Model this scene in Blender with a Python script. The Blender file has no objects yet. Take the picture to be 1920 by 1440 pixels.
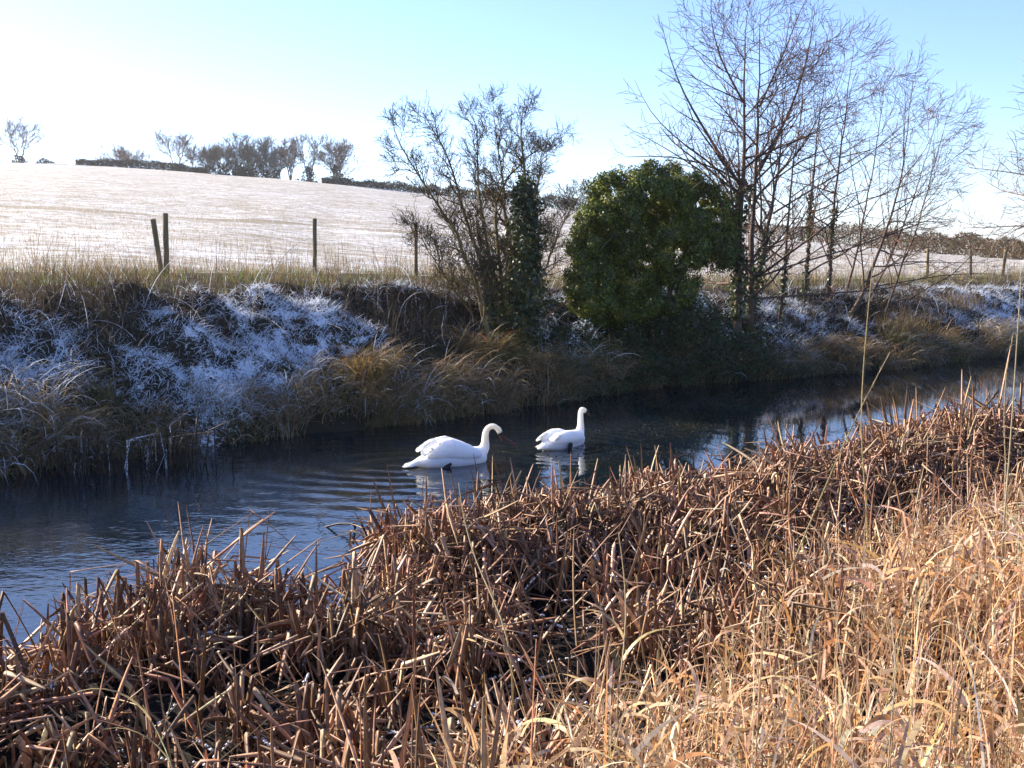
import bpy, bmesh, math
import numpy as np
from mathutils import Vector, Matrix
R = math.radians
scn = bpy.context.scene
COL = scn.collection

# ------------------------------------------------------------------ camera, sky, sun, exposure
CAM_H, F_PX, PITCH = 2.6, 2000.0, math.atan(250 / 2000)
cam_d = bpy.data.cameras.new('camera'); cam = bpy.data.objects.new('camera', cam_d); COL.objects.link(cam)
cam.location = (0, 0, CAM_H); cam.rotation_euler = (math.pi / 2 - PITCH, 0, 0)
cam_d.sensor_width = 36; cam_d.lens = 36 * F_PX / 1920; cam_d.clip_end = 8000; cam_d.clip_start = 0.05
scn.camera = cam
SUN_EL, SUN_AZ = R(24), R(-55)            # azimuth measured from +Y, negative = to the left
w = bpy.data.worlds.new('World'); scn.world = w; w.use_nodes = True
nt = w.node_tree; bg = nt.nodes['Background']
sky = nt.nodes.new('ShaderNodeTexSky'); sky.sky_type = 'NISHITA'; sky.sun_disc = False
sky.sun_elevation = SUN_EL; sky.sun_rotation = SUN_AZ; sky.air_density = 0.85; sky.dust_density = 0.3; sky.ozone_density = 1.2
tint = nt.nodes.new('ShaderNodeVectorMath'); tint.operation = 'MULTIPLY'; tint.inputs[1].default_value = (.84, .945, 1.27)
nt.links.new(sky.outputs[0], tint.inputs[0]); nt.links.new(tint.outputs[0], bg.inputs[0]); bg.inputs[1].default_value = 0.078
sd = bpy.data.lights.new('sun', 'SUN'); sun = bpy.data.objects.new('sun', sd); COL.objects.link(sun)
sd.energy = 5.0; sd.angle = R(0.5); sd.color = (1.0, 0.89, 0.75)
sdir = Vector((math.sin(SUN_AZ) * math.cos(SUN_EL), math.cos(SUN_AZ) * math.cos(SUN_EL), math.sin(SUN_EL)))
sun.rotation_euler = sdir.to_track_quat('Z', 'Y').to_euler()
scn.view_settings.view_transform = 'Standard'; scn.view_settings.look = 'None'
scn.view_settings.exposure = 1.62; scn.view_settings.gamma = 1.0
scn.cycles.max_bounces = 8; scn.cycles.transparent_max_bounces = 4

# ------------------------------------------------------------------ frame of the place
E = np.array([0.809, 0.588, 0.0]); E /= np.linalg.norm(E)     # along the river
N_ = np.array([-E[1], E[0], 0.0])                              # across it, to the far bank
CP, SP = math.cos(PITCH), math.sin(PITCH)
def ray(px, py):
    u = (px - 960) / F_PX; v = (720 - py) / F_PX
    return np.array([u, CP + v * SP, -SP + v * CP])
def at_w(px, py, wv):
    d = ray(px, py); t = wv / float(d @ N_); return np.array([0, 0, CAM_H]) + d * t
def at_z(px, py, z):
    d = ray(px, py); t = (z - CAM_H) / d[2]; return np.array([0, 0, CAM_H]) + d * t
def xy(s, wv): return E[0] * s + N_[0] * wv, E[1] * s + N_[1] * wv
def sw(x, y): return E[0] * x + E[1] * y, N_[0] * x + N_[1] * y
def rng(seed): return np.random.default_rng(seed)
def nz(x, y, scale, seed, n=7):
    r = rng(seed + 991); out = 0
    for i in range(n):
        a = r.uniform(0, 6.283); f = 6.283 / scale * r.uniform(.55, 1.8); p = r.uniform(0, 6.283)
        out = out + np.sin((np.cos(a) * x + np.sin(a) * y) * f + p)
    return out / math.sqrt(n)
S_N = [-5, 0, 1.0, 2.27, 3.1, 3.7, 4.1, 6.75, 9.6, 11.8, 13.3, 20]
V_N = [6.4, 6.5, 6.6, 7.0, 6.35, 6.5, 7.65, 7.6, 7.65, 7.76, 7.2, 7.4]
S_F = [-10, 2.35, 6.4, 10, 13.7, 16.5, 21, 26.6, 50]
V_F = [13.3, 13.5, 13.95, 14.0, 14.8, 14.5, 14.0, 14.2, 14.3]
def near_shore(s): return np.interp(s, S_N, V_N)
def far_shore(s): return np.interp(s, S_F, V_F)
RP = [-800, 0, 150, 390, 530, 700, 900, 1080, 1300, 1500, 1700, 1920, 2600]
RY = [300, 303, 308, 325, 335, 352, 375, 396, 425, 452, 470, 488, 495]
RD = [300, 260, 260, 255, 250, 245, 240, 235, 215, 180, 145, 110, 90]
def fence_z(s): return 2.25 * np.interp(s, [2, 11, 19, 30, 60], [1.0, .94, .80, .77, .75])
def px_of(x, y):
    y = np.maximum(y, 0.35 * np.abs(x) + 1e-3); return 960 + 2000 * x / (y * CP)
def H(x, y):
    x = np.asarray(x, float); y = np.asarray(y, float)
    s, wv = sw(x, y)
    wn = wv - near_shore(s) + 0.10 * nz(x, y, 1.1, 5)
    zn = np.interp(wn, [-25, -12, -7.5, -6.0, -4.9, -3.9, -2.9, -1.9, -.9, 0, .8, 1.6], [1.3, 1.15, 1.0, .95, .72, .36, .14, .06, .12, .0, -.45, -.75])
    zn = zn + 0.05 * nz(x, y, .8, 6) * (wn < .2)
    wf = wv - far_shore(s) + 0.16 * nz(x, y, 1.6, 7)
    zf = np.interp(wf, [-1.4, -.4, 0, .5, 1.4, 2.3, 3.0, 4.5, 6.5], [-.75, -.35, .02, .42, .95, 1.55, 1.93, 2.12, 2.25])
    zf = zf * np.interp(s, [2, 11, 19, 30, 60], [1.0, .94, .80, .77, .75]) + 0.10 * nz(x, y, 1.3, 8) * ((wf > 0) & (wf < 4.5)) * np.clip(wf * 2, 0, 1) * np.clip(4.5 - wf, 0, 1)
    z = np.where(wv < 11, zn, zf)
    # the field climbing to the ridge
    px = px_of(x, y)
    Rd = np.interp(px, RP, RD); v = (720 - np.interp(px, RP, RY)) / 2000
    zr = CAM_H + Rd * (-SP + v * CP) / (CP + v * SP)
    zb = fence_z(s)
    u = np.clip((px - 960) / 2000 * CP, -2.6, 1.2)
    Yf = 20.5 / np.maximum(N_[1] + N_[0] * u, .2)
    g = np.clip((y - Yf) / np.maximum(Rd - Yf, 5), 0, 1)
    zfield = zb + (zr - zb) * g ** 1.03 - np.maximum(y - Rd, 0) * 0.09
    zfield = np.maximum(zfield, -40) + .06 * nz(x, y, 9, 9) * np.clip((wv - 20.5) / 4, 0, 1)
    k = np.clip((wv - 20.0) / 1.0, 0, 1)
    return z * (1 - k) + zfield * k

# ------------------------------------------------------------------ mesh helpers
def make_mesh(name, V, F, mat, col=None, smooth=False, parent=None, coll=True):
    V = np.ascontiguousarray(V, np.float32).reshape(-1, 3); F = np.ascontiguousarray(F, np.int32)
    me = bpy.data.meshes.new(name); n = len(F); k = F.shape[1]
    me.vertices.add(len(V)); me.vertices.foreach_set('co', V.ravel())
    me.loops.add(n * k); me.loops.foreach_set('vertex_index', F.ravel())
    me.polygons.add(n); me.polygons.foreach_set('loop_start', np.arange(0, n * k, k, dtype=np.int32))
    me.polygons.foreach_set('loop_total', np.full(n, k, np.int32))
    if smooth: me.polygons.foreach_set('use_smooth', np.ones(n, bool))
    me.update(calc_edges=True)
    if col is not None:
        a = me.color_attributes.new('Col', 'FLOAT_COLOR', 'POINT')
        a.data.foreach_set('color', np.ascontiguousarray(col, np.float32).ravel())
    me.materials.append(mat)
    o = bpy.data.objects.new(name, me); COL.objects.link(o)
    if parent is not None: o.parent = parent
    return o
class Pile:
    """collects quad pieces that become ONE mesh"""
    def __init__(s): s.V, s.F, s.C, s.n = [], [], [], 0
    def add(s, V, F, C):
        V = V.reshape(-1, 3); s.V.append(V); s.F.append(F + s.n); s.C.append(C.reshape(-1, 4)); s.n += len(V)
    def build(s, name, mat, parent=None, smooth=False, origin=None):
        V = np.concatenate(s.V); F = np.concatenate(s.F); C = np.concatenate(s.C)
        if origin is not None: V = V - np.asarray(origin)
        return make_mesh(name, V, F, mat, C, smooth, parent)
def thing(name, label, cat, loc, group=None):
    o = bpy.data.objects.new(name, None); COL.objects.link(o); o.location = tuple(float(c) for c in loc); o.empty_display_size = .1
    tag(o, label, cat, group); return o
def tag(o, label=None, cat=None, group=None, kind=None):
    if label: o['label'] = label
    if cat: o['category'] = cat
    if group: o['group'] = group
    if kind: o['kind'] = kind
    return o
def grid_faces(n, rows, cols, wrap):
    """faces for n grids of rows x cols vertices; wrap joins last column to first"""
    cc = cols if wrap else cols - 1
    r, c = np.meshgrid(np.arange(rows - 1), np.arange(cc), indexing='ij')
    a = r * cols + c; b = r * cols + (c + 1) % cols
    f = np.stack([a, b, b + cols, a + cols], -1).reshape(-1, 4)
    return (f[None] + (np.arange(n) * rows * cols)[:, None, None]).reshape(-1, 4)
def paint(c, n, per, r, var=.25, hue=.06, frost=None):
    """one colour per piece (with natural variation), repeated on its vertices"""
    c = np.asarray(c, float)
    if c.ndim == 1: c = np.tile(c, (n, 1))
    k = np.exp(r.normal(0, var, (n, 1))); h = 1 + r.normal(0, hue, (n, 3))
    c = np.clip(c * k * h, 0, .9); a = np.zeros((n, 1)) if frost is None else np.asarray(frost).reshape(n, 1)
    return np.repeat(np.concatenate([c, a], 1)[:, None, :], per, 1)
def unit(v): return v / np.maximum(np.linalg.norm(v, axis=-1, keepdims=True), 1e-9)
def spines(root, az, th0, bend, L, K, kpos=None, kang=None, power=1.3, azj=None):
    n = len(root); t = (np.arange(K) + .5) / K
    th = th0[:, None] + bend[:, None] * t[None] ** power
    a = np.repeat(az[:, None], K, 1)
    if kpos is not None: th = th + kang[:, None] * (t[None] > kpos[:, None])
    if azj is not None: a = a + azj[:, None] * t[None]
    d = np.stack([np.sin(th) * np.cos(a), np.sin(th) * np.sin(a), np.cos(th)], -1)
    P = np.concatenate([root[:, None], root[:, None] + np.cumsum(d * (L / K)[:, None, None], 1)], 1)
    d = np.concatenate([d, d[:, -1:]], 1); d[:, 1:-1] = unit(d[:, 1:-1] + d[:, :-2])
    side = np.stack([-np.sin(a), np.cos(a), 0 * a], -1); side = np.concatenate([side, side[:, -1:]], 1)
    return P, d, side
def blades(pile, root, az, th0, bend, L, W, K, col, r, kpos=None, kang=None, twist=1.0, taper=1.5, frost=None, thick=0, var=.25, tip=.06, power=1.3, frost_tip=False, hue=.06):
    n = len(root)
    if n == 0: return
    P, d, side = spines(root, az, th0, bend, L, K, kpos, kang, power)
    tw = r.normal(0, twist, n)[:, None, None]
    up = np.cross(d, side); sv = side * np.cos(tw) + up * np.sin(tw); nv = np.cross(sv, d)
    t = np.arange(K + 1) / K
    wd = (W[:, None] * (tip + (1 - tip) * (1 - t[None] ** taper)))[..., None] * .5
    if thick:
        V = np.stack([P - sv * wd, P - nv * wd * thick, P + sv * wd, P + nv * wd * thick], 2); F = grid_faces(n, K + 1, 4, True); per = 4
    else:
        V = np.stack([P - sv * wd, P + sv * wd], 2); F = grid_faces(n, K + 1, 2, False); per = 2
    C = paint(col, n, (K + 1) * per, r, var, hue, frost)
    if frost_tip:
        tt = np.repeat(t, per)[None]; C[:, :, 3] = C[:, :, 3] * np.clip(tt * 1.6, .15, 1)
    pile.add(V, F, C)
def tubes(pile, P, Rd, sides, col, r, var=.15, frost=None, hue=.05):
    n, K, _ = P.shape
    T = np.empty_like(P); T[:, 1:-1] = P[:, 2:] - P[:, :-2]; T[:, 0] = P[:, 1] - P[:, 0]; T[:, -1] = P[:, -1] - P[:, -2]; T = unit(T)
    ch = unit(P[:, -1] - P[:, 0]); ref = np.where(np.abs(ch[:, 2:3]) > .75, np.array([[1., .23, 0]]), np.array([[0.1, .2, 1.]]))
    A = unit(np.cross(T, ref[:, None])); B = np.cross(T, A)
    ang = np.arange(sides) / sides * 2 * np.pi
    V = P[:, :, None] + Rd[:, :, None, None] * (A[:, :, None] * np.cos(ang)[None, None, :, None] + B[:, :, None] * np.sin(ang)[None, None, :, None])
    pile.add(V, grid_faces(n, K, sides, True), paint(col, n, K * sides, r, var, hue, frost))
def resample(pts, n):
    pts = np.asarray(pts, float); t = np.r_[0, np.cumsum(np.linalg.norm(np.diff(pts, axis=0), axis=1))]; t /= t[-1]
    q = np.linspace(0, 1, n); out = np.stack([np.interp(q, t, pts[:, i]) for i in range(3)], 1)
    for _ in range(2): out[1:-1] = out[1:-1] * .5 + (out[2:] + out[:-2]) * .25
    return out
def leaves(pile, C, Nn, size, col, r, var=.3, frost=None, long=1.25, hue=.06):
    n = len(C); Nn = unit(Nn); tip = unit(np.cross(Nn, r.normal(0, 1, (n, 3)))); tip = unit(tip + np.array([0, 0, -.55]) * (1 - np.abs(Nn[:, 2:3])))
    tip = unit(tip - Nn * np.sum(tip * Nn, 1, keepdims=True)); sd_ = np.cross(Nn, tip); size = size[:, None]
    V = np.stack([C - tip * size * .55 * long, C + sd_ * size * .5 - Nn * size * .12 - tip * size * .1, C + tip * size * .6 * long - Nn * size * .1, C - sd_ * size * .5 - Nn * size * .12 - tip * size * .1], 1)
    pile.add(V, np.arange(4 * n).reshape(n, 4), paint(col, n, 4, r, var, hue, frost))

# ------------------------------------------------------------------ materials
def nodes(name):
    m = bpy.data.materials.new(name); m.use_nodes = True; t = m.node_tree; t.nodes.clear()
    out = t.nodes.new('ShaderNodeOutputMaterial'); return m, t, out
def nd(t, typ, **kw):
    n = t.nodes.new(typ)
    for k, v in kw.items():
        if k.startswith('i'): n.inputs[int(k[1:])].default_value = v
        else: setattr(n, k, v)
    return n
def mixc(t, fac, a, b):
    n = t.nodes.new('ShaderNodeMix'); n.data_type = 'RGBA'
    for sock, v in ((n.inputs[0], fac), (n.inputs[6], a), (n.inputs[7], b)):
        if hasattr(v, 'links'): t.links.new(v, sock)
        else: sock.default_value = v
    return n.outputs[2]
def math_(t, op, a, b=0.0, c=None, clamp=False):
    n = t.nodes.new('ShaderNodeMath'); n.operation = op; n.use_clamp = clamp
    for i, v in enumerate((a, b, c)):
        if v is None: continue
        if hasattr(v, 'links'): t.links.new(v, n.inputs[i])
        else: n.inputs[i].default_value = v
    return n.outputs[0]
def ramp(t, fac, p0, p1):
    n = t.nodes.new('ShaderNodeMapRange'); n.interpolation_type = 'SMOOTHSTEP'; n.inputs[1].default_value = p0; n.inputs[2].default_value = p1
    t.links.new(fac, n.inputs[0]); return n.outputs[0]
def noise(t, scale, detail=4, rough=.55, vec=None, dist=0.0):
    n = nd(t, 'ShaderNodeTexNoise'); n.inputs['Scale'].default_value = scale; n.inputs['Detail'].default_value = detail; n.inputs['Roughness'].default_value = rough; n.inputs['Distortion'].default_value = dist
    if vec is not None: t.links.new(vec, n.inputs['Vector'])
    return n.outputs[0]
def coord(t, scale=(1, 1, 1), rot=(0, 0, 0), kind='Object'):
    c = nd(t, 'ShaderNodeTexCoord'); m = nd(t, 'ShaderNodeMapping'); m.inputs['Scale'].default_value = scale; m.inputs['Rotation'].default_value = rot
    t.links.new(c.outputs[kind], m.inputs[0]); return m.outputs[0]
SNOW = (.86, .88, .92, 1)
def blade_mat(name, transl=.35, gloss=.08, rough=.45, mottling=40, frost_scale=30, mot=(.62, 1.15)):
    """plant tissue: colour from the piece, mottled, some light let through, frost where the piece carries it"""
    m, t, out = nodes(name); at = nd(t, 'ShaderNodeAttribute', attribute_name='Col')
    g = noise(t, mottling, 3, .6, coord(t)); k = nd(t, 'ShaderNodeMapRange'); k.inputs[1].default_value = .3; k.inputs[2].default_value = .7; k.inputs[3].default_value = mot[0]; k.inputs[4].default_value = mot[1]
    t.links.new(g, k.inputs[0])
    vm = nd(t, 'ShaderNodeVectorMath', operation='SCALE'); t.links.new(at.outputs['Color'], vm.inputs[0]); t.links.new(k.outputs[0], vm.inputs[3])
    fr = noise(t, frost_scale, 3, .6, coord(t)); f = math_(t, 'ADD', math_(t, 'MULTIPLY', at.outputs['Alpha'], 1.3), math_(t, 'SUBTRACT', fr, 1.0))
    f = ramp(t, f, -.12, .12); c = mixc(t, f, vm.outputs[0], (.78, .83, .91, 1))
    d = nd(t, 'ShaderNodeBsdfDiffuse'); tr = nd(t, 'ShaderNodeBsdfTranslucent'); gl = nd(t, 'ShaderNodeBsdfGlossy'); gl.inputs['Roughness'].default_value = rough
    for s in (d, tr): t.links.new(c, s.inputs[0])
    gl.inputs[0].default_value = (.8, .8, .8, 1)
    a = nd(t, 'ShaderNodeMixShader', i0=transl); t.links.new(d.outputs[0], a.inputs[1]); t.links.new(tr.outputs[0], a.inputs[2])
    b = nd(t, 'ShaderNodeMixShader', i0=gloss); t.links.new(a.outputs[0], b.inputs[1]); t.links.new(gl.outputs[0], b.inputs[2])
    t.links.new(b.outputs[0], out.inputs[0]); return m
def solid_mat(name, rough=.8, attr=True, color=(.5, .5, .5, 1), mottling=12, mot=(.6, 1.2), bump=.0, bscale=30, spec=.3, stretch=(1, 1, 1)):
    m, t, out = nodes(name); p = nd(t, 'ShaderNodeBsdfPrincipled'); p.inputs['Roughness'].default_value = rough; p.inputs['Specular IOR Level'].default_value = spec
    g = noise(t, mottling, 5, .6, coord(t, stretch)); k = nd(t, 'ShaderNodeMapRange'); k.inputs[1].default_value = .3; k.inputs[2].default_value = .7; k.inputs[3].default_value = mot[0]; k.inputs[4].default_value = mot[1]
    t.links.new(g, k.inputs[0]); vm = nd(t, 'ShaderNodeVectorMath', operation='SCALE'); t.links.new(k.outputs[0], vm.inputs[3])
    if attr:
        at = nd(t, 'ShaderNodeAttribute', attribute_name='Col'); t.links.new(at.outputs['Color'], vm.inputs[0])
    else: vm.inputs[0].default_value = color[:3]
    t.links.new(vm.outputs[0], p.inputs['Base Color'])
    if bump:
        b = nd(t, 'ShaderNodeBump'); b.inputs['Strength'].default_value = 1; b.inputs['Distance'].default_value = bump
        t.links.new(noise(t, bscale, 5, .6, coord(t, stretch)), b.inputs['Height']); t.links.new(b.outputs[0], p.inputs['Normal'])
    t.links.new(p.outputs[0], out.inputs[0]); return m
def hit(px, py):
    d = ray(px, py); t = np.arange(10, 60, .03); p = np.array([0, 0, CAM_H]) + d[None] * t[:, None]; k = np.argmax(p[:, 2] < H(p[:, 0], p[:, 1])); return p[k]
# where the snow lies thick on the slope, and where bramble keeps it bare (place, radius along and across the bank)
WHITE = [hit(*q[:2]).tolist() + list(q[2:]) for q in ((560, 600, .75, 1), (490, 585, .6, 1), (640, 610, .6, .8), (465, 670, .55, .9), (390, 710, .7, .8), (320, 640, .5, .6), (405, 770, .28, 1), (350, 690, .5, .7), (60, 690, .6, .8), (20, 700, .5, .9), (150, 665, .5, .6), (230, 610, .4, .4), (40, 815, .35, .7), (130, 560, .4, .3), (1030, 590, .5, .9), (1060, 640, .5, .8), (1095, 680, .35, .8), (1010, 640, .4, .5), (770, 560, .4, .5), (560, 690, .4, .6), (760, 700, .3, .6), (1430, 590, .7, .8), (1500, 600, .8, .8), (1450, 650, .6, .6), (1600, 610, .7, .6), (1780, 560, .8, .6), (1850, 560, 1.0, .7), (1900, 600, 1.2, .8), (1830, 610, 1.0, .7), (1900, 545, .8, .6), (700, 640, .3, .6), (440, 735, .5, .9), (530, 700, .5, .8), (300, 720, .5, .7), (360, 760, .4, .7), (60, 770, .5, .7), (400, 800, .25, .9))]
BARE = [hit(*q[:2]).tolist() + list(q[2:]) for q in ((100, 540, 1.0, 1), (300, 540, .8, .8), (200, 590, .6, .8), (330, 600, .5, .8), (600, 530, .6, .6), (720, 590, .5, 1), (800, 650, .8, 1), (900, 660, .9, 1), (820, 590, .5, .8), (640, 750, .6, .8), (250, 780, .8, .7), (540, 790, .5, .8), (430, 620, .2, .7), (150, 800, .6, .6), (1000, 730, 1.0, 1), (1160, 690, .8, 1), (1220, 640, 1.1, 1), (1320, 640, 1.2, 1), (1300, 690, 1.3, 1), (1600, 660, 1.2, .9), (1750, 640, 1.2, .8))]
def white(x, y):
    o = .30 + .2 * nz(x, y, 1.1, 41) + .12 * nz(x, y, .45, 42)
    for X, Y, Z, rad, k in WHITE: o = o + .62 * k * np.exp(-((x - X) ** 2 + (y - Y) ** 2) / (rad * rad * 1.3))
    for X, Y, Z, rad, k in BARE: o = o - .42 * k * np.exp(-((x - X) ** 2 + (y - Y) ** 2) / (rad * rad * 1.3))
    o = o * np.clip(.74 + .42 * nz(x, y, .5, 43) + .34 * nz(x, y, .2, 44), .05, 1.3)
    return np.clip(o, 0, 1)
M_STRAW = blade_mat('dry_straw', .46, .03, .5)
M_REED = blade_mat('brown_reed', .2, .035, .5, 30, 45)
M_FAR = blade_mat('bank_grass', .35, .03, .5, 8, 14)
M_LEAF = blade_mat('ivy_leaf', .34, .05, .45, 10, 26)
M_BARK = solid_mat('bark', .85, True, mottling=9, bump=.01, bscale=22, spec=.2)
M_POST = solid_mat('weathered_wood', .85, False, (.23, .17, .09, 1), 6, (.55, 1.25), .006, 18, .2, (4, 4, .4))

# ------------------------------------------------------------------ the ground: near bank, far bank, field, in one continuous surface
def spread(a, b, step, far, g):
    out = list(np.arange(a, b + 1e-6, step)); d = step
    hi = [out[-1]]
    while hi[-1] < far: d *= g; hi.append(hi[-1] + d)
    return out, hi[1:]
s_mid, s_hi = spread(-8, 40, .2, 2600, 1.12); d = .2; lo = [-8.0]
while lo[-1] > -2600: d *= 1.12; lo.append(lo[-1] - d)
S_ax = np.array(lo[:0:-1] + s_mid + s_hi)
w_mid, w_hi = spread(-4, 22.6, .14, 3000, 1.045); d = .14; lo = [-4.0]
while lo[-1] > -60: d *= 1.2; lo.append(lo[-1] - d)
W_ax = np.array(lo[:0:-1] + w_mid + w_hi)
def ground_sheet(name, w0, w1, mat):
    i0 = np.argmin(abs(W_ax - w0)); i1 = np.argmin(abs(W_ax - w1)); Wv = W_ax[i0:i1 + 1]
    SS, WW = np.meshgrid(S_ax, Wv, indexing='ij'); X, Y = xy(SS, WW); Z = H(X, Y)
    wm = white(X, Y).ravel() if name == 'far_bank' else np.zeros(X.size); o = make_mesh(name, np.stack([X, Y, Z], -1), grid_faces(1, len(S_ax), len(Wv), False)[:, ::-1].copy(), mat, np.stack([wm, wm, wm, wm * 0 + 1], -1), True)
    tag(o, kind='structure'); return o
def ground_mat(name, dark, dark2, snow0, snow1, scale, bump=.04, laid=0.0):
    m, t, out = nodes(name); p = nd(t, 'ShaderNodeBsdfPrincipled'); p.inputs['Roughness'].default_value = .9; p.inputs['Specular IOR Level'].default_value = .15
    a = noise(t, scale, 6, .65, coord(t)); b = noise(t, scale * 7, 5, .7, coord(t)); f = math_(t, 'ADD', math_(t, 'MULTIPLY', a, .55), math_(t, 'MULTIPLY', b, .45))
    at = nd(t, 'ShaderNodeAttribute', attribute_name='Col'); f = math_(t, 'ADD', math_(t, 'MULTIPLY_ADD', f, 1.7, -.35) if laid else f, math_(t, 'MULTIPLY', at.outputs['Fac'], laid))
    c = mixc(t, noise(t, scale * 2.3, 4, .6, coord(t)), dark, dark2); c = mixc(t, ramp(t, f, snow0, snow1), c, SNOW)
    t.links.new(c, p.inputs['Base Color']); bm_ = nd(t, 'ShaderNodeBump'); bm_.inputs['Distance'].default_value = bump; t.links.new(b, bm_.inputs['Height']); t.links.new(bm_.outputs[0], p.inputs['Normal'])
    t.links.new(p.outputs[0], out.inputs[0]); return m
def field_mat():
    m, t, out = nodes('snowy_stubble'); p = nd(t, 'ShaderNodeBsdfPrincipled'); p.inputs['Roughness'].default_value = .75; p.inputs['Specular IOR Level'].default_value = .3
    ang = math.atan2(E[1], E[0]); v = coord(t, (.9, 1.5, 1), (0, 0, -R(4)))
    a = noise(t, 1.1, 7, .78, v); b = noise(t, .16, 4, .6, v); c3 = noise(t, 6, 6, .8, v)
    f = math_(t, 'ADD', math_(t, 'MULTIPLY', a, .5), math_(t, 'ADD', math_(t, 'MULTIPLY', b, .14), math_(t, 'MULTIPLY', c3, .42)))
    soil = mixc(t, b, (.32, .26, .165, 1), (.22, .18, .11, 1))
    sep = nd(t, 'ShaderNodeSeparateXYZ'); tc = nd(t, 'ShaderNodeTexCoord'); t.links.new(tc.outputs['Object'], sep.inputs[0])
    # unploughed strip of bare stubble across the slope
    line = math_(t, 'SUBTRACT', sep.outputs[1], math_(t, 'MULTIPLY_ADD', sep.outputs[0], .28, 54.0)); line = math_(t, 'ABSOLUTE', math_(t, 'ADD', line, math_(t, 'MULTIPLY', math_(t, 'SUBTRACT', a, .5), 2.5)))
    strip = math_(t, 'MULTIPLY', math_(t, 'SUBTRACT', 1.0, ramp(t, line, .2, 1.6)), .11)
    k = math_(t, 'SUBTRACT', f, strip)
    c = mixc(t, ramp(t, k, .475, .65), soil, (.86, .865, .865, 1)); t.links.new(c, p.inputs['Base Color'])
    bm_ = nd(t, 'ShaderNodeBump'); bm_.inputs['Distance'].default_value = .12; t.links.new(a, bm_.inputs['Height']); t.links.new(bm_.outputs[0], p.inputs['Normal'])
    t.links.new(p.outputs[0], out.inputs[0]); return m
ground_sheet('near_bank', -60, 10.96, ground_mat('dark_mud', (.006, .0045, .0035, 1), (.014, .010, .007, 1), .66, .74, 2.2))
ground_sheet('far_bank', 10.96, 20.48, ground_mat('snowy_bank', (.022, .018, .011, 1), (.055, .043, .025, 1), .80, .93, 4.0, laid=.37))
ground_sheet('field', 20.48, 3000, field_mat())

# ------------------------------------------------------------------ water
SW1 = at_z(851, 870, 0); SW2 = at_z(1058, 836, 0)
def water_mat():
    m, t, out = nodes('river_water'); p = nd(t, 'ShaderNodeBsdfPrincipled'); p.inputs['Roughness'].default_value = .02; p.inputs['IOR'].default_value = 1.46
    mud_sky_blue = mixc(t, ramp(t, noise(t, .9, 4, .6, coord(t)), .45, .7), (.003, .008, .016, 1), (.009, .011, .010, 1)); t.links.new(mud_sky_blue, p.inputs['Base Color'])  # blue in the base colour stands in for reflected sky, mixed with mud
    c = nd(t, 'ShaderNodeTexCoord').outputs['Object']
    def rings(px_, py_, k, amp, reach, ph=0, sx=1.0):
        d = nd(t, 'ShaderNodeVectorMath', operation='DISTANCE'); mp = nd(t, 'ShaderNodeMapping'); mp.inputs['Scale'].default_value = (sx, 1, 1); t.links.new(c, mp.inputs[0])
        wob = nd(t, 'ShaderNodeTexNoise'); wob.inputs['Scale'].default_value = 1.2
        t.links.new(mp.outputs[0], d.inputs[0]); d.inputs[1].default_value = (px_ * sx, py_, 0)
        dd = math_(t, 'ADD', d.outputs['Value'], math_(t, 'MULTIPLY', wob.outputs[0], 1.3)); s = math_(t, 'SINE', math_(t, 'ADD', math_(t, 'MULTIPLY', dd, k), ph))
        fall = math_(t, 'SUBTRACT', 1.0, ramp(t, d.outputs['Value'], .3, reach)); return math_(t, 'MULTIPLY', math_(t, 'MULTIPLY', s, fall), amp)
    h1 = rings(SW1[0] - .55, SW1[1] + .05, 19, .0021, 4.2, 0, .62); h2 = rings(SW2[0], SW2[1], 26, .0020, 2.0, 1); h3 = rings(SW1[0] + .3, SW1[1], 15, .0014, 6.5, 2)
    n1 = math_(t, 'MULTIPLY', noise(t, 9, 1.5, .5, coord(t, (1, 1.7, 1), (0, 0, .5))), .0028); n2 = math_(t, 'MULTIPLY', noise(t, 2.4, 1, .5, coord(t, (1, 1.3, 1))), .0055)
    calm = nd(t, 'ShaderNodeSeparateXYZ'); t.links.new(c, calm.inputs[0]); cf = math_(t, 'SUBTRACT', 1.0, math_(t, 'MULTIPLY', ramp(t, calm.outputs[0], -1.5, 3.0), .90))
    h = math_(t, 'ADD', math_(t, 'ADD', h1, h2), math_(t, 'ADD', h3, math_(t, 'MULTIPLY', math_(t, 'ADD', n1, n2), cf)))
    b = nd(t, 'ShaderNodeBump'); b.inputs['Strength'].default_value = 1; b.inputs['Distance'].default_value = 1.0; t.links.new(h, b.inputs['Height']); t.links.new(b.outputs[0], p.inputs['Normal'])
    t.links.new(p.outputs[0], out.inputs[0]); return m
sa, wa = np.meshgrid(np.linspace(-60, 160, 56), np.linspace(5.2, 16.2, 12), indexing='ij'); X, Y = xy(sa, wa)
tag(make_mesh('water', np.stack([X, Y, 0 * X], -1), grid_faces(1, 56, 12, False)[:, ::-1].copy(), water_mat(), None, True), kind='structure')
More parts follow.
